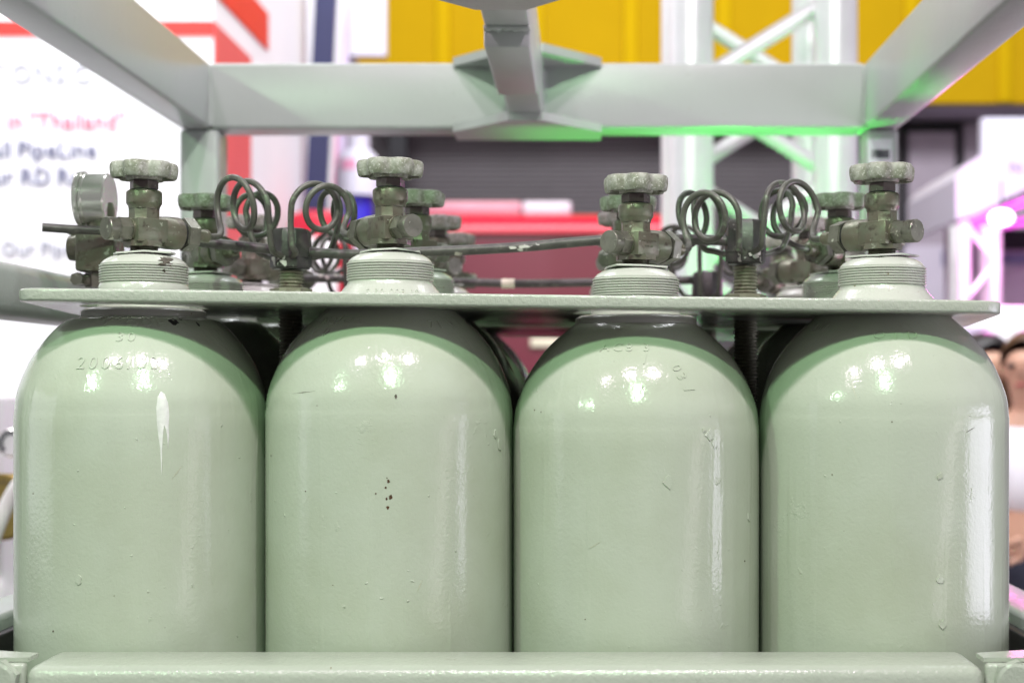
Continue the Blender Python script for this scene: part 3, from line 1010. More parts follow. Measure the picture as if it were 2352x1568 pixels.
# centre beam between the flares
xa, xb = -0.1075, -0.0570
cb = MB().box(xa, xb, FB1 - 0.002, DB + 0.001, TB + 0.006, TT - 0.006, 0.004, 2)
cbo = cb.build('centre_beam', M['rack'], rk, 30)
MB().box(xa - 0.0005, xb + 0.0005, 1.668, 1.945, TB - 0.018, TB + 0.0075, 0.004, 2).build('lug_plate', M['rack'], cbo, 30)
for (ya, sgn) in ((DB, -1), (FB1, 1)):
    for (z0, z1, nm) in ((TB - 0.001, TB + 0.008, 'flare_plate'), (TT - 0.008, TT + 0.001, 'flare_plate')):
        poly = [(xa - 0.088, ya + (0.074 if sgn < 0 else -0.068)), (xb + 0.088, ya + (0.074 if sgn < 0 else -0.068)), (xb + 0.088, ya + sgn * 0.004), (xb + 0.001, ya + sgn * 0.105), (xa - 0.001, ya + sgn * 0.105), (xa - 0.088, ya + sgn * 0.004)]
        dz = -0.0015 if z0 < TB + 0.02 else 0.0015
        MB().prism(poly, z0 + dz - (0.004 if dz < 0 else 0), z1 + dz + (0.004 if dz > 0 else 0)).build(nm, M['rack'], rk, 25)
# weld beads along the joints
def weld(p0, p1, r_=0.0042):
    p0, p1 = Vector(p0), Vector(p1)
    n = max(4, int((p1 - p0).length / 0.005))
    rd = random.Random(int(p0.x * 1000) + n)
    pts = [p0.lerp(p1, q / n) + Vector((rd.uniform(-1, 1), rd.uniform(-1, 1), rd.uniform(-1, 1))) * 0.0008 for q in range(n + 1)]
    MB().tube(pts, [r_ * (0.85 + 0.3 * (q % 2) + rd.uniform(-.1, .1)) for q in range(n + 1)], 8).build('weld_bead', M['rack'], rk, 50)


for xx_ in (XI0, XI1):
    weld((xx_, DB, TB + 0.004), (xx_, DB, TT - 0.004))
    weld((xx_, FB1, TB + 0.004), (xx_, FB1, TT - 0.004))
weld((xa, 1.667, TB + 0.004), (xb, 1.667, TB + 0.004))
weld((xa, 1.946, TB + 0.003), (xb, 1.946, TB + 0.003))
for xx_ in (xa, xb):
    weld((xx_, DB - 0.001, TB + 0.014), (xx_, DB - 0.001, TT - 0.012), 0.0035)
# mid rail on the left and rear
beam('mid_rail', XO0 + 0.001, XI0 - 0.001, 1.30, DB + 0.003, rel(0.066), rel(0.122), 'rack', 0.012)
beam('mid_rail', XI0 + 0.013, XI1 + 0.003, DB + 0.006, DB + 0.062, rel(0.073), rel(0.122), 'rack', 0.008)
# lower rails
LT = rel(-0.2283)
beam('front_rail', -0.4495, 0.3266, 1.2150, 1.2915, LT - 0.102, LT, 'rack_sage', 0.010)
beam('side_rail', XO0, XI0, 1.2320, DB + 0.004, LT - 0.100, LT + 0.0022, 'rack')
beam('side_rail', XI1, XO1, 1.2320, DB + 0.004, LT - 0.100, LT + 0.0022, 'rack')
beam('rear_rail', XI0 + 0.013, XI1 + 0.003, DB + 0.006, DB + 0.062, LT - 0.1, LT, 'rack')
for s_, (x0, x1) in ((-1, (XI0 - 0.03, -0.4515)), (1, (0.3286, XI1 + 0.03))):
    br = beam('corner_bracket', x0, x1, 1.2215, 1.2310, LT - 0.115, LT + 0.001, 'rack_sage', 0.003)
    poly = [(x0, 1.2280), (x1 + (0.001 if s_ < 0 else 0), 1.2280), (x1 + (0.001 if s_ < 0 else 0), 1.25), (x0, 1.293)] if s_ < 0 else [(x0 - 0.001, 1.2280), (x1, 1.2280), (x1, 1.293), (x0 - 0.001, 1.25)]
    MB().prism(poly, LT + 0.0016, LT + 0.0050).build('bracket_top', M['rack_sage'], br, 25)
    bxx = HX(-4, 1.215) if s_ < 0 else HX(2330, 1.215)
    mt = Matrix.Translation((bxx, 1.2213, HZ(1562, 1.215))) @ Matrix.Rotation(R(90), 4, 'X')
    MB().prism(ngon(6, 0.0165, 0.3), 0.0, 0.009, mt).lathe([(0, 0.0103), (0.012, 0.0103), (0.0145, 0.009), (0, 0.009)], 24, mt).build('bolt', M['rack_sage'], br, 25)
# dark strips along the inner faces of the side rails
beam('dark_strip', XI1 - 0.0125, XI1 - 0.001, 1.250, 2.2, LT - 0.06, LT - 0.012, 'black', 0.002)
beam('dark_strip', XI0 + 0.001, XI0 + 0.0125, 1.250, 2.2, LT - 0.06, LT - 0.012, 'black', 0.002)
# base deck and skids
beam('base_deck', XI0 + 0.002, XI1 - 0.002, 1.24, 2.29, BASE - 0.03, BASE, 'rack', 0.003)
for y_ in (1.30, 1.76, 2.20):
    beam('skid', XI0 + 0.002, XI1 - 0.002, y_, y_ + 0.07, 0.0, BASE - 0.031, 'rack', 0.004)
# bar code sticker on the right rear post
stk = MB().box(HX(1994, DB), HX(2051, DB), DB + 0.0022, DB + 0.0035, HZ(376, DB), HZ(318, DB)).build('sticker', M['sticker'], rk, 0)
x = HX(2003, DB)
rd = random.Random(2)
while x < HX(2042, DB):
    w_ = rd.choice([0.0009, 0.0018, 0.0027])
    MB().box(x, x + w_, DB + 0.0012, DB + 0.0023, HZ(363, DB), HZ(344, DB)).build('bar', M['ink'], stk, 0)
    x += w_ + rd.choice([0.0009, 0.0014])

# ------------------------------------------------------------------ equipment at the left edge
cabx = HX(26, 2.45)
cab = thing('equipment_cabinet', 'white sheet metal cabinet standing left of the rack', 'cabinet', (cabx - 0.26, 2.62, 0))
MB().box(-0.26, 0.245, -0.17, 0.17, 0.02, HZ(905, 2.45), 0.012, 3).build('housing', M['cabinet'], cab)
for sx_ in (-0.2, 0.19):
    for sy_ in (-0.12, 0.12):
        MB().lathe([(0, 0.021), (0.02, 0.021), (0.02, 0.0), (0, 0.0)], 16, Matrix.Translation((sx_, sy_, 0))).build('foot', M['black'], cab)
MB().box(0.05, 0.075, -0.178, -0.169, 0.6, 0.72, 0.003).build('door_handle', M['chrome'], cab)


def face_gauge(vx, vy, d, rad, mat_rim, mat_face, name, label):
    c0 = V3(vx, vy, d)
    t = thing(name, label, 'gauge', c0)
    m4 = Matrix.Rotation(R(90), 4, 'X')
    MB().lathe([(0, -0.038), (rad * 0.96, -0.038), (rad * 0.96, 0.006), (rad, 0.008), (rad, 0.014), (rad * 0.93, 0.016), (rad * 0.90, 0.013), (0, 0.013)], 48, m4).build('case', mat_rim, t)
    MB().lathe([(0, 0.0145), (rad * 0.89, 0.0145), (rad * 0.89, 0.0132), (0, 0.0132)], 40, m4).build('dial', mat_face, t)
    for q in range(26):
        a = R(-45 + q * 270 / 25)
        mk = Matrix.Translation((rad * 0.74 * math.cos(a), -0.0148, rad * 0.74 * math.sin(a))) @ Matrix.Rotation(-a, 4, 'Y')
        MB().box(-0.004, 0.004, -0.0004, 0.0004, -0.0009, 0.0009, mat4=mk).build('tick', M['ink'], t, 0)
    return t


face_gauge(34, 1016, 2.40, 0.0225, M['chrome'], M['dial'], 'cabinet_gauge', 'small round steel rimmed gauge with a pale dial on the white cabinet')
face_gauge(12, 1162, 2.40, 0.053, M['brass'], M['brass'], 'brass_gauge', 'large yellow brass gauge on the white cabinet behind the white hose')
hp_ = [V3(-60, 1330, 2.34), V3(-30, 1270, 2.335), V3(0, 1195, 2.33), V3(20, 1150, 2.33), V3(45, 1110, 2.33), V3(80, 1085, 2.34), V3(120, 1100, 2.36), V3(150, 1180, 2.37), V3(160, 1300, 2.38), V3(158, 1600, 2.36)]
hp_ += [Vector((hp_[-1].x, 2.30, 0.25)), Vector((hp_[-1].x - 0.1, 2.28, 0.03)), Vector((hp_[-1].x - 0.3, 2.25, 0.013))]
hs = MB().tube(catmull(hp_, 6), 0.0115, 12).build('white_hose', M['hose'])
tag(hs, 'white rubber hose looping in front of the brass gauge down to the floor', 'hose')


# ------------------------------------------------------------------ exhibition stands behind
def part_box(parent, name, mat, x0, x1, y0, y1, z0, z1, bev=0.0):
    return MB().box(x0, x1, y0, y1, z0, z1, bev, 2).build(name, M[mat], parent, 30 if bev else 0)


def flat_text(parent, body, size, x, y, z, mat, align=0):
    words = body.split()
    gap = size * 0.32
    geos = [text_geo(w_, size, 0.002) for w_ in words]
    wid = [max(v.x for v in g[0]) - min(v.x for v in g[0]) for g in geos]
    cx = x - (sum(wid) + gap * (len(words) - 1)) / 2
    for (vs, fs), w_ in zip(geos, wid):
        MB().add([Vector((cx + w_ / 2 + v.x, y - v.z, z + v.y)) for v in vs], fs).build('printed_word', M[mat], parent, 0)
        cx += w_ + gap


# left stand: white board with red border and print, red and white side wall
DL = 4.2
st = thing('exhibition_stand', 'white exhibition stand board with red border and blurred pink and navy lettering', 'stand')
xr = HX(490, DL)
part_box(st, 'board', 'white', -4.0, xr, DL, DL + 0.06, 0.0, 3.3)
part_box(st, 'red_band', 'red', -4.0, xr + 0.001, DL - 0.006, DL - 0.001, HZ(82, DL), HZ(50, DL))
flat_text(st, 'ATIONS C', 0.075, HX(70, DL), DL - 0.003, HZ(190, DL), 'text_grey')
flat_text(st, 'Plant in "Thailand"', 0.066, HX(92, DL), DL - 0.003, HZ(296, DL), 'text_pink')
flat_text(st, 'nd all PipeLine', 0.066, HX(70, DL), DL - 0.003, HZ(362, DL), 'text_navy')
flat_text(st, 'our  RD  Ram', 0.066, HX(90, DL), DL - 0.003, HZ(424, DL), 'text_navy')
flat_text(st, 'and Gases Our Pipe Works', 0.055, HX(60, DL), DL - 0.003, HZ(585, DL), 'text_grey')
flat_text(st, 'Team', 0.055, HX(-10, DL), DL - 0.003, HZ(940, DL), 'text_pink')
part_box(st, 'side_wall', 'white', xr - 0.06, xr, DL + 0.061, 5.62, 0.0, 3.3)
part_box(st, 'red_band', 'pinkred', xr + 0.001, xr + 0.005, DL + 0.001, 4.66, 0.0, ZC + 1.006)
part_box(st, 'red_band', 'red', xr + 0.001, xr + 0.005, DL + 0.001, 4.92, ZC + 1.085, ZC + 1.205)
part_box(st, 'red_band', 'red', xr + 0.001, xr + 0.005, DL + 0.001, 4.92, ZC + 1.33, ZC + 1.52)

wp = thing('partition_wall', 'plain white partition between the red side wall and the navy banner', 'partition')
part_box(wp, 'panel', 'white', HX(596, 5.66), HX(722, 5.66), 5.66, 5.72, 0.0, 3.4)
part_box(wp, 'skirting', 'palewall', HX(598, 5.66), HX(720, 5.66), 5.645, 5.659, 0.0, 0.12)

nb = thing('navy_banner', 'narrow navy blue leaning banner beside the white partition', 'banner', (HX(700, 5.5), 5.5, 0))
lean = math.atan2(HX(744, 5.5) - HX(718, 5.5), 450 * 5.5 / F)
m4 = Matrix.Rotation(lean * 0.85, 4, 'Y')
MB().box(-0.042 - 0.06, 0.036 - 0.06, -0.006, 0.006, 0.02, 3.1, mat4=m4).build('sheet', M['navy'], nb, 0)
MB().tube([m4 @ Vector((0.044 - 0.06, 0.01, 0.01)), m4 @ Vector((0.044 - 0.06, 0.01, 3.1))], 0.008, 10).build('pole', M['alu'], nb)
MB().box(-0.2, 0.1, -0.12, 0.12, 0.0, 0.019).build('base', M['dark'], nb, 0)

lb = thing('lavender_banner', 'tall pale lavender banner with pink edge next to the navy banner', 'banner')
part_box(lb, 'sheet', 'lavender', HX(748, 6.1), HX(800, 6.1), 6.1, 6.11, 0.02, 3.5)
part_box(lb, 'pink_stripe', 'pink', HX(764, 6.1), HX(776, 6.1), 6.092, 6.099, 0.03, 3.49)
part_box(lb, 'base', 'dark', HX(745, 6.1), HX(803, 6.1), 6.0, 6.2, 0.0, 0.019)

hs_ = thing('hanging_sign', 'white hanging sign panel beside the yellow fascia', 'sign')
part_box(hs_, 'panel', 'canopy', HX(804, 6.6), HX(886, 6.6), 6.6, 6.66, HZ(128, 6.6), 4.2)
for vx in (815, 875):
    MB().tube([Vector((HX(vx, 6.6), 6.63, 4.2)), Vector((HX(vx, 6.6), 6.63, 6.4))], 0.004, 6).build('cable', M['dark'], hs_)

bt = thing('display_bottle', 'giant white bottle display with a pink mark and blue base', 'display', (HX(822, 5.9), 5.9, 0))
s9 = 5.9 / F
zt_ = HZ(300, 5.9)
prof = [(0, zt_), (27 * s9, zt_), (27 * s9, HZ(345, 5.9)), (36 * s9, HZ(350, 5.9)), (46 * s9, HZ(364, 5.9)), (51 * s9, HZ(390, 5.9)), (51 * s9, HZ(452, 5.9)), (0, HZ(452, 5.9))]
MB().lathe(prof, 40).build('bottle_top', M['canopy'], bt)
MB().lathe([(0, HZ(452.5, 5.9)), (33 * s9, HZ(452.5, 5.9)), (33 * s9, HZ(560, 5.9)), (0, HZ(560, 5.9))], 40).build('blue_body', M['blue'], bt)
MB().lathe([(0, HZ(560.5, 5.9)), (44 * s9, HZ(560.5, 5.9)), (44 * s9, 0), (0, 0)], 40).build('plinth', M['canopy'], bt)
lg = []
for k in range(9):
    lg.append([(51.6 * s9 * math.sin(R(-36 + 5 * k)), -51.6 * s9 * math.cos(R(-36 + 5 * k)), HZ(v_, 5.9)) for v_ in (372, 396)])
vs = [p for pr in lg for p in pr] + [(p[0] * .98, p[1] * .98, p[2]) for pr in lg for p in pr]
fs = [(2 * k, 2 * k + 2, 2 * k + 3, 2 * k + 1) for k in range(8)] + [(18 + 2 * k, 18 + 2 * k + 1, 18 + 2 * k + 3, 18 + 2 * k + 2) for k in range(8)]
MB().add(vs, fs).build('pink_mark', M['pink'], bt, 60)

rb = thing('red_counter', 'low red counter below the navy banner', 'counter')
part_box(rb, 'body', 'brightred', HX(655, 5.0), HX(782, 5.0), 5.0, 5.35, 0.0, HZ(478, 5.0), 0.05)
part_box(rb, 'white_front', 'white', HX(662, 5.0), HX(776, 5.0), 4.985, 4.999, 0.05, HZ(545, 5.0))

# yellow fascia of the hall stand, built of panels and ribs
DY = 9.0
ya = thing('yellow_fascia', 'broad yellow panelled fascia high above the grey roller shutter', 'fascia')
zb, zt2 = HZ(236, DY), HZ(236, DY) + 2.4
xx = 803.0
pw = 215.2 * DY / F
pm = MB().box(0, pw - 0.095, 0, 0.08, 0, zt2 - zb).mesh('panel', M['yellow'], 0)
rm = MB().box(0, 0.091, 0, 0.09, 0, zt2 - zb, 0.015, 2).mesh('rib', M['yellow_rib'], 30)
for k in range(9):
    x0 = HX(1036, DY) + (k - 1) * pw
    link('panel', pm, ya, (x0, DY + 0.01, zb))
    link('rib', rm, ya, (x0 + pw - 0.093, DY - 0.01, zb))
part_box(ya, 'soffit', 'palewall', HX(1036, DY) - pw, HX(1036, DY) + 8 * pw, DY + 0.1, DY + 0.9, zb, zb + 0.05)
for vx in (900, 2600):
    part_box(ya, 'support_post', 'dark', HX(vx, DY) - 0.05, HX(vx, DY) + 0.05, DY + 0.3, DY + 0.4, 0.0, zb)

# roller shutter
DS = 9.6
rs = thing('roller_shutter', 'dark grey roller shutter of narrow horizontal slats under the yellow fascia', 'shutter')
xs0, xs1 = HX(820, DS), HX(2068, DS)
part_box(rs, 'curtain', 'shutter_gap', xs0, xs1, DS + 0.012, DS + 0.03, 0.0, zb + 0.2)
sm = MB().box(0, xs1 - xs0, -0.008, 0.0105, 0.0, 0.0285, 0.006, 1).mesh('slat', M['shutter'], 40)
k = 0
z = 0.9
while z < zb + 0.18:
    link('slat', sm, rs, (xs0, DS, z))
    z += 0.033
part_box(rs, 'lower_slats', 'shutter', xs0, xs1, DS - 0.006, DS + 0.0115, 0.0, 0.898)

# mauve wall panels right of the shutter
mw = thing('panelled_wall', 'mauve grey wall panels with dark joints right of the shutter', 'wall')
part_box(mw, 'backing', 'dark', HX(2060, DS), HX(2900, DS), DS + 0.05, DS + 0.1, 0.0, zb + 0.3)
for (a, b_) in ((2086, 2192), (2214, 2300), (2330, 2440), (2460, 2600)):
    part_box(mw, 'panel', 'curtain', HX(a, DS), HX(b_, DS), DS - 0.02, DS + 0.049, 0.9, zb - 0.02 - (0.06 if a == 2086 else 0))
part_box(mw, 'dado_panel', 'palewall', HX(2072, DS), HX(2700, DS), DS - 0.06, DS - 0.021, 0.0, HZ(566, DS))
part_box(mw, 'slate_strip', 'slate', HX(2158, DS), HX(2700, DS), DS - 0.066, DS - 0.061, HZ(612, DS), HZ(578, DS))

# red machine behind
DR = 6.0
rm_ = thing('red_machine', 'large crimson machine casing with a glossy rounded bright red top', 'machine')
x0, x1 = HX(905, DR), HX(1520, DR)
zt3 = HZ(492, DR)
part_box(rm_, 'casing', 'crimson', x0, x1, DR + 0.02, DR + 0.9, 0.0, zt3 - 0.075)
# rounded top
pr = []
for k in range(9):
    a = R(90 * k / 8)
    pr.append((0.11 - 0.11 * math.sin(a), zt3 - 0.072 + 0.085 * math.cos(a) - 0.0))
pts = [(DR + 0.0 + 0.13 - 0.13 * math.cos(R(90 * k / 8)), zt3 - 0.074 + 0.085 * math.sin(R(90 * k / 8))) for k in range(9)]
poly = pts + [(DR + 0.9, zt3 + 0.011), (DR + 0.9, zt3 - 0.074)]
n = len(poly)
vs = [(x0 - 0.01, p[0], p[1]) for p in poly] + [(x1 + 0.01, p[0], p[1]) for p in poly]
fs = [tuple(range(n)), tuple(reversed(range(n, 2 * n)))] + [(k, (k + 1) % n, n + (k + 1) % n, n + k) for k in range(n)]
MB().add(vs, fs).build('rounded_top', M['brightred'], rm_, 30)
part_box(rm_, 'red_lens', 'pink_lens', HX(930, DR), HX(1194, DR), DR + 0.14, DR + 0.3, zt3 + 0.0125, HZ(452, DR), 0.012)
part_box(rm_, 'pale_lens', 'pale_lens', HX(1197, DR), HX(1312, DR), DR + 0.14, DR + 0.3, zt3 + 0.0125, HZ(452, DR), 0.012)
part_box(rm_, 'cream_label', 'cream', HX(1218, DR), HX(1330, DR), DR + 0.005, DR + 0.019, HZ(797, DR), HZ(776, DR), 0.004)


# ---- truss towers
def truss(name, label, x0, x1, d0, d1, rad, diag, mat='alu', zmax=4.2, rb=0.019, group=None):
    t = thing(name, label, 'truss', ((x0 + x1) / 2, (d0 + d1) / 2, 0), 0, group)
    ox, oy = t.location.x, t.location.y
    for (x, y) in ((x0, d0), (x1, d0), (x0, d1), (x1, d1)):
        MB().lathe([(0, zmax), (rad, zmax), (rad, 0.013), (0, 0.013)], 28, Matrix.Translation((x - ox, y - oy, 0))).build('chord', M[mat], t)
    for (xa_, ya_, za_, xb_, yb_, zb_) in diag:
        MB().tube([Vector((xa_ - ox, ya_ - oy, za_)), Vector((xb_ - ox, yb_ - oy, zb_))], rb, 14).build('brace', M[mat], t)
    MB().box(x0 - ox - 0.1, x1 - ox + 0.1, d0 - oy - 0.1, d1 - oy + 0.1, 0.0, 0.0125).build('base_plate', M['alu'], t, 0)
    return t


DT0, DT1 = 3.40, 3.74
tx0, tx1 = HX(1588, DT0), HX(1918, DT0)
dg = []
zs = [HZ(v, DT0) for v in (-600, -420, -215, -10, 196, 405, 618, 830, 1040, 1250)]
for k in range(len(zs) - 1):
    a, b_ = (tx0, tx1) if k % 2 == 0 else (tx1, tx0)
    dg.append((a, DT0 + 0.01, zs[k], b_, DT0 + 0.01, zs[k + 1]))
    a, b_ = b_, a
    dg.append((a, DT1, zs[k] + 0.05, b_, DT1, zs[k + 1] + 0.05))
    if k % 2 == 0:
        dg.append((tx0, DT0, zs[k], tx0, DT1, zs[k + 1]))
        dg.append((tx1, DT0, zs[k + 1], tx1, DT1, zs[k]))
truss('truss_tower', 'white lattice truss tower with green light on its braces, behind the rack', tx0, tx1, DT0, DT1, 0.050, dg)
# green stage lights on slim stands between the rack and the tower
for (gx, gy, gz, lab_) in ((0.33, 2.475, 1.28, 'green stage light on a slim stand close behind the rack'), (0.46, 3.20, 1.24, 'green stage light on a slim stand in front of the white truss tower')):
    gl = thing('stage_light', lab_, 'lamp', (gx, gy, 0), 0, 'green stage lights')
    MB().lathe([(0, gz), (0.042, gz), (0.045, gz - 0.01), (0.036, gz - 0.10), (0, gz - 0.10)], 32).build('can', M['dark'], gl)
    MB().lathe([(0, gz + 0.003), (0.038, gz + 0.003), (0.038, gz + 0.0005), (0, gz + 0.0005)], 32).build('lens', M['green_led'], gl)
    MB().lathe([(0, gz - 0.1005), (0.012, gz - 0.1005), (0.012, 0.021), (0.055, 0.020), (0.06, 0.0), (0, 0.0)], 28).build('stand', M['dark'], gl)
sl = bpy.data.lights.new('stage_beam', 'SPOT')
sl.energy = 26
sl.color = (0.03, 1.0, 0.06)
sl.spot_size = R(80)
sl.spot_blend = 0.35
sl.shadow_soft_size = 0.03
so = bpy.data.objects.new('stage_beam', sl)
so.location = (0.33, 2.475, 1.32)
so.rotation_euler = (Vector((0.30, 2.36, rel(0.38))) - so.location).to_track_quat('-Z', 'Y').to_euler()
COL.objects.link(so)
sl = bpy.data.lights.new('stage_beam', 'SPOT')
sl.energy = 22
sl.color = (0.04, 1.0, 0.08)
sl.spot_size = R(120)
sl.spot_blend = 0.4
sl.shadow_soft_size = 0.03
so = bpy.data.objects.new('stage_beam', sl)
so.location = (0.46, 3.20, 1.28)
so.rotation_euler = (Vector((0.43, 3.55, 2.0)) - so.location).to_track_quat('-Z', 'Y').to_euler()
COL.objects.link(so)

# ---- right stand: canopy, truss legs, lamp
DC = 6.0
cn = thing('stand_canopy', 'white stand canopy with magenta neon under its sloping roof', 'canopy')
poly = [(HX(2196, DC), HZ(408, DC)), (HX(2215, DC), HZ(382, DC)), (HX(2262, DC), HZ(352, DC)), (HX(2330, DC), HZ(322, DC)), (HX(2700, DC), HZ(200, DC)), (HX(2700, DC), HZ(300, DC)), (HX(2352, DC), HZ(436, DC)), (HX(2240, DC), HZ(492, DC)), (HX(2196, DC), HZ(506, DC))]
MB().prism(poly, -DC - 0.9, -DC, Matrix.Rotation(R(90), 4, 'X')).build('roof', M['canopy'], cn, 0)
part_box(cn, 'sign_board', 'canopy', HX(2303, DC), HX(2700, DC), DC + 0.3, DC + 0.36, HZ(420, DC), HZ(240, DC))
flat_text(cn, 'N A', 0.07, HX(2352, DC), DC - 0.004, HZ(398, DC), 'slate')
MB().tube([V3(2216, 512, DC), V3(2250, 502, DC), V3(2300, 484, DC), V3(2420, 440, DC)], 0.017, 10).build('neon_tube', M['magenta'], cn)
MB().tube([V3(2210, 560, DC + 0.5), V3(2222, 530, DC + 0.5), V3(2330, 512, DC + 0.5), V3(2420, 500, DC + 0.5)], 0.020, 10).build('neon_tube', M['magenta'], cn)
part_box(cn, 'back_wall', 'palewall', HX(2308, DC), HX(2700, DC), DC + 0.95, DC + 1.0, 0.0, HZ(470, DC))
part_box(cn, 'dark_window', 'dark', HX(2288, DC + 0.9), HX(2700, DC + 0.9), DC + 0.93, DC + 0.949, HZ(572, DC + 0.9), HZ(526, DC + 0.9))
part_box(cn, 'blue_strip', 'slate', HX(2288, DC + 0.9), HX(2700, DC + 0.9), DC + 0.93, DC + 0.949, HZ(606, DC + 0.9), HZ(580, DC + 0.9))
gl2 = thing('globe_lamp', 'glowing white oval lamp hanging under the canopy', 'lamp', V3(2300, 500, 5.7))
MB().lathe([(0, 0.030)] + [(0.046 * math.sin(R(t)), 0.030 * math.cos(R(t))) for t in range(15, 180, 15)] + [(0, -0.030)], 28).build('globe', M['globe'], gl2)
MB().tube([(0, 0, 0.029), (0, 0, 0.14)], 0.004, 8).build('cord', M['dark'], gl2)
mx0, mx1 = HX(2213, 5.75), HX(2285, 5.75)
dg = []
zz = [0.05 + 0.155 * k for k in range(14)]
for k in range(13):
    a, b_ = (mx0, mx1) if k % 2 else (mx1, mx0)
    dg.append((a, 5.75, zz[k], b_, 5.75, zz[k + 1]))
truss('lattice_pillar', 'white lattice pillar carrying the canopy under the magenta neon', mx0, mx1, 5.75, 5.87, 0.026, dg, zmax=HZ(512, 5.75), rb=0.012)
l = bpy.data.lights.new('magenta_glow', 'POINT')
l.energy = 14
l.color = (1.0, 0.12, 0.75)
l.shadow_soft_size = 0.1
o = bpy.data.objects.new('magenta_glow', l)
o.location = V3(2300, 560, 5.4)
COL.objects.link(o)
wc = thing('white_counter', 'white counter in front of the canopy stand behind the people', 'counter')
part_box(wc, 'body', 'white', HX(2205, 5.2), HX(2900, 5.2), 5.2, 5.5, 0.0, HZ(703, 5.2), 0.02)
part_box(wc, 'violet_strip', 'lavender', HX(2208, 5.2), HX(2268, 5.2), 5.19, 5.199, HZ(790, 5.2), HZ(750, 5.2))

# hall back wall
hw_ = MB().box(-9, 9, 12.0, 12.2, 0, 7).build('hall_wall', M['palewall'], smooth=0)
tag(hw_, kind='structure')


# ------------------------------------------------------------------ people at the right edge
def skin_mesh(verts, edges, radii, mat, name, parent, sub=2, root=0):
    me = bpy.data.meshes.new(name)
    me.from_pydata(verts, edges, [])
    ob = bpy.data.objects.new(name, me)
    COL.objects.link(ob)
    md = ob.modifiers.new('skin', 'SKIN')
    md.use_smooth_shade = True
    sd = ob.modifiers.new('sub', 'SUBSURF')
    sd.levels = sub
    sd.render_levels = sub
    for i, r_ in enumerate(radii):
        ob.data.skin_vertices[0].data[i].radius = (r_, r_) if not isinstance(r_, tuple) else r_
    ob.data.skin_vertices[0].data[root].use_root = True
    bpy.context.view_layer.update()
    dgp = bpy.context.evaluated_depsgraph_get()
    out = bpy.data.meshes.new_from_object(ob.evaluated_get(dgp))
    out.name = name
    bpy.data.objects.remove(ob)
    out.materials.clear()
    out.materials.append(mat)
    out.polygons.foreach_set('use_smooth', [True] * len(out.polygons))
    return link(name, out, parent)


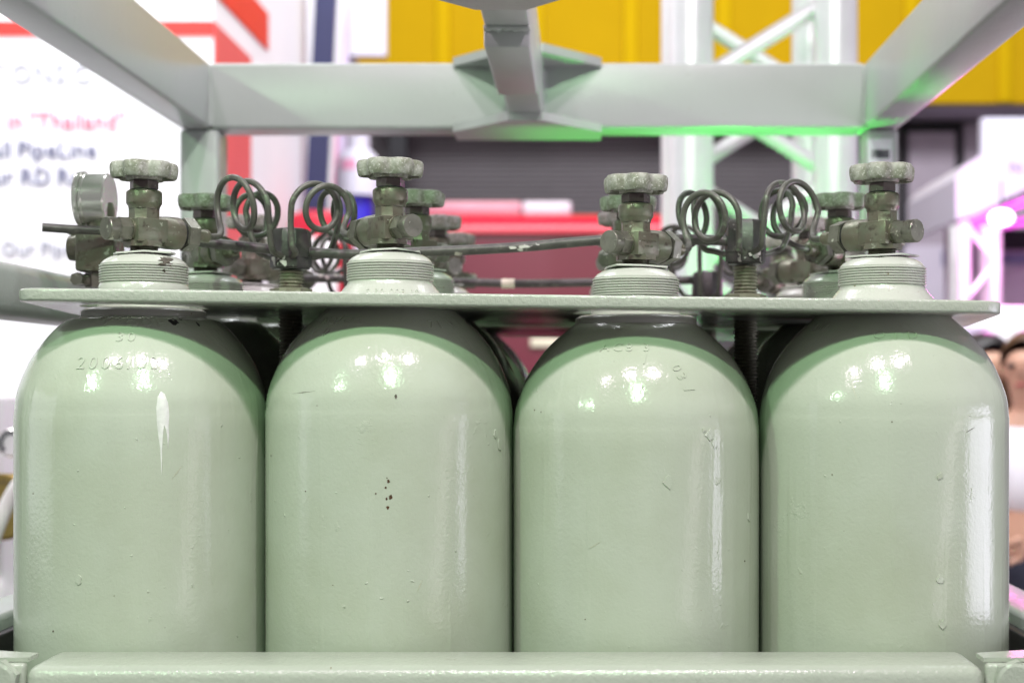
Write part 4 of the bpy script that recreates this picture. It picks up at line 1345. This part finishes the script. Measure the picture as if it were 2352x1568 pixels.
def person(label, x, y, rz, H, hair, long_hair):
    t = thing('person', label, 'person', (x, y, 0), rz, 'people standing by the white counter')
    k = H / 1.6
    # faces -Y
    V = [(0, 0, .86), (0, 0, 1.02), (0, .01, 1.18), (0, .01, 1.30), (0, 0, 1.37), (0, -.01, 1.43), (0, -.012, 1.50), (0, -.005, 1.555),
         (-.155, .01, 1.28), (-.195, .03, 1.05), (-.13, -.14, .97), (-.06, -.20, .97),
         (.155, .01, 1.28), (.195, .03, 1.05), (.13, -.14, .98), (.06, -.20, .98),
         (-.085, 0, .82), (-.095, -.01, .47), (-.09, .02, .09), (-.09, -.10, .045),
         (.085, 0, .82), (.095, -.01, .47), (.09, .02, .09), (.09, -.10, .045)]
    E = [(0, 1), (1, 2), (2, 3), (3, 4), (4, 5), (5, 6), (6, 7), (3, 8), (8, 9), (9, 10), (10, 11), (3, 12), (12, 13), (13, 14), (14, 15), (0, 16), (16, 17), (17, 18), (18, 19), (0, 20), (20, 21), (21, 22), (22, 23)]
    Rr = [.125, .105, .12, .10, .05, (.062, .075), (.078, .09), (.07, .08), .052, .040, .032, .026, .052, .040, .032, .026, .085, .055, .038, .032, .085, .055, .038, .032]
    V = [tuple(c * k for c in v) for v in V]
    rr = [tuple(c * k for c in r_) if isinstance(r_, tuple) else r_ * k for r_ in Rr]
    body = skin_mesh(V, E, rr, M['skin'], 'body', t)

    def sub(ids, grow, mat, name):
        mp = {v: i for i, v in enumerate(ids)}
        e = [(mp[a], mp[b]) for a, b in E if a in mp and b in mp]
        r2 = []
        for i in ids:
            q = rr[i]
            r2.append((q + grow) if not isinstance(q, tuple) else (q[0] + grow, q[1] + grow))
        return skin_mesh([V[i] for i in ids], e, r2, mat, name, t)
    sub([1, 2, 3, 4, 8, 9, 12, 13], 0.014, M['shirt'], 'shirt')
    sub([0, 1, 16, 17, 18, 20, 21, 22], 0.020, M['trouser'], 'trousers')
    # hands: palm and five fingers each
    for s_ in (-1, 1):
        w = Vector(V[11 if s_ < 0 else 15])
        hv, he, hr = [tuple(w), tuple(w + Vector((-s_ * .03, -.035, -.005)))], [(0, 1)], [.022 * k, .026 * k]
        for f in range(5):
            b0 = w + Vector((-s_ * (.03 + (.0 if f else -.02)), -.04, -.03 + .016 * f))
            if f == 4:
                b0 = w + Vector((-s_ * .005, -.04, .028))
            d_ = Vector((-s_ * .55, -.8, -.05)).normalized()
            ln = [.05, .062, .068, .062, .045][f]
            i0 = len(hv)
            hv += [tuple(b0), tuple(b0 + d_ * ln * .5), tuple(b0 + d_ * ln * .9 + Vector((0, .01, -.012)))]
            hr += [.010, .009, .008]
            he += [(1, i0), (i0, i0 + 1), (i0 + 1, i0 + 2)]
        skin_mesh(hv, he, hr, M['skin'], 'hand', t, 1)
    # face: nose, eyes, lips, ears
    hc = Vector((0, -.012 * k, 1.495 * k))
    MB().add([(0, -.098 * k, 1.515 * k), (-.012 * k, -.088 * k, 1.470 * k), (.012 * k, -.088 * k, 1.470 * k), (0, -.118 * k, 1.474 * k), (0, -.085 * k, 1.462 * k)],
             [(0, 1, 3), (0, 3, 2), (1, 4, 3), (3, 4, 2), (0, 2, 4, 1)]).build('nose', M['skin'], t, 80)
    for s_ in (-1, 1):
        MB().lathe([(0, .008)] + [(.013 * math.sin(R(a)), .008 * math.cos(R(a))) for a in range(20, 180, 20)] + [(0, -.008)], 14, Matrix.Translation((s_ * .031 * k, -.086 * k, 1.502 * k))).build('eye', M['eye'], t)
        MB().lathe([(0, .028)] + [(.012 * math.sin(R(a)), .028 * math.cos(R(a))) for a in range(20, 180, 20)] + [(0, -.028)], 12, Matrix.Translation((s_ * .078 * k, .0, 1.490 * k))).build('ear', M['skin'], t)
    MB().lathe([(0, .006)] + [(.022 * math.sin(R(a)), .006 * math.cos(R(a))) for a in range(20, 180, 20)] + [(0, -.006)], 14, Matrix.Translation((0, -.080 * k, 1.445 * k)) @ Matrix.Scale(0.45, 4, (0, 1, 0))).build('lips', M['lip'], t)
    # hair cap, open at the face
    hvv, hff = [], []
    nu, nv = 28, 12
    for j in range(nv + 1):
        ph = R(100 * j / nv)
        for i in range(nu):
            a = 2 * math.pi * i / nu
            front = max(0.0, -math.sin(a))
            pe = ph * (1 - 0.50 * front ** 1.5)
            hvv.append(Vector((.090 * math.sin(pe) * math.cos(a), .102 * math.sin(pe) * math.sin(a), .098 * math.cos(pe))) * k + Vector((0, .004, 1.515)) * k)
    for j in range(nv):
        for i in range(nu):
            i2 = (i + 1) % nu
            hff.append((j * nu + i, j * nu + i2, (j + 1) * nu + i2, (j + 1) * nu + i))
    ho = MB().add(hvv, hff)
    if long_hair:
        for i in range(9):
            a = R(15 + 150 * i / 8)
            top = Vector((.080 * math.cos(a), .075 * math.sin(a) + .01, 1.50)) * k
            ho.tube(catmull([top, top + Vector((.012 * math.cos(a), .02, -.09)) * k, top + Vector((.018 * math.cos(a), .015, -.20)) * k, top + Vector((.010 * math.cos(a), .0, -.28)) * k], 4), [.026 * k] * 8 + [.02 * k] * 4 + [.008 * k], 8)
    ho.build('hair', hair, t, 60)
    return t


person('person in white shirt and dark trousers with long brown hair, hands held in front', HX(2368, 4.5), 4.5, R(-35), 1.60, M['hair_brown'], True)
person('person with short black hair in a white shirt, half hidden behind the end cylinder', HX(2262, 4.75), 4.75, R(10), 1.60, M['hair'], False)
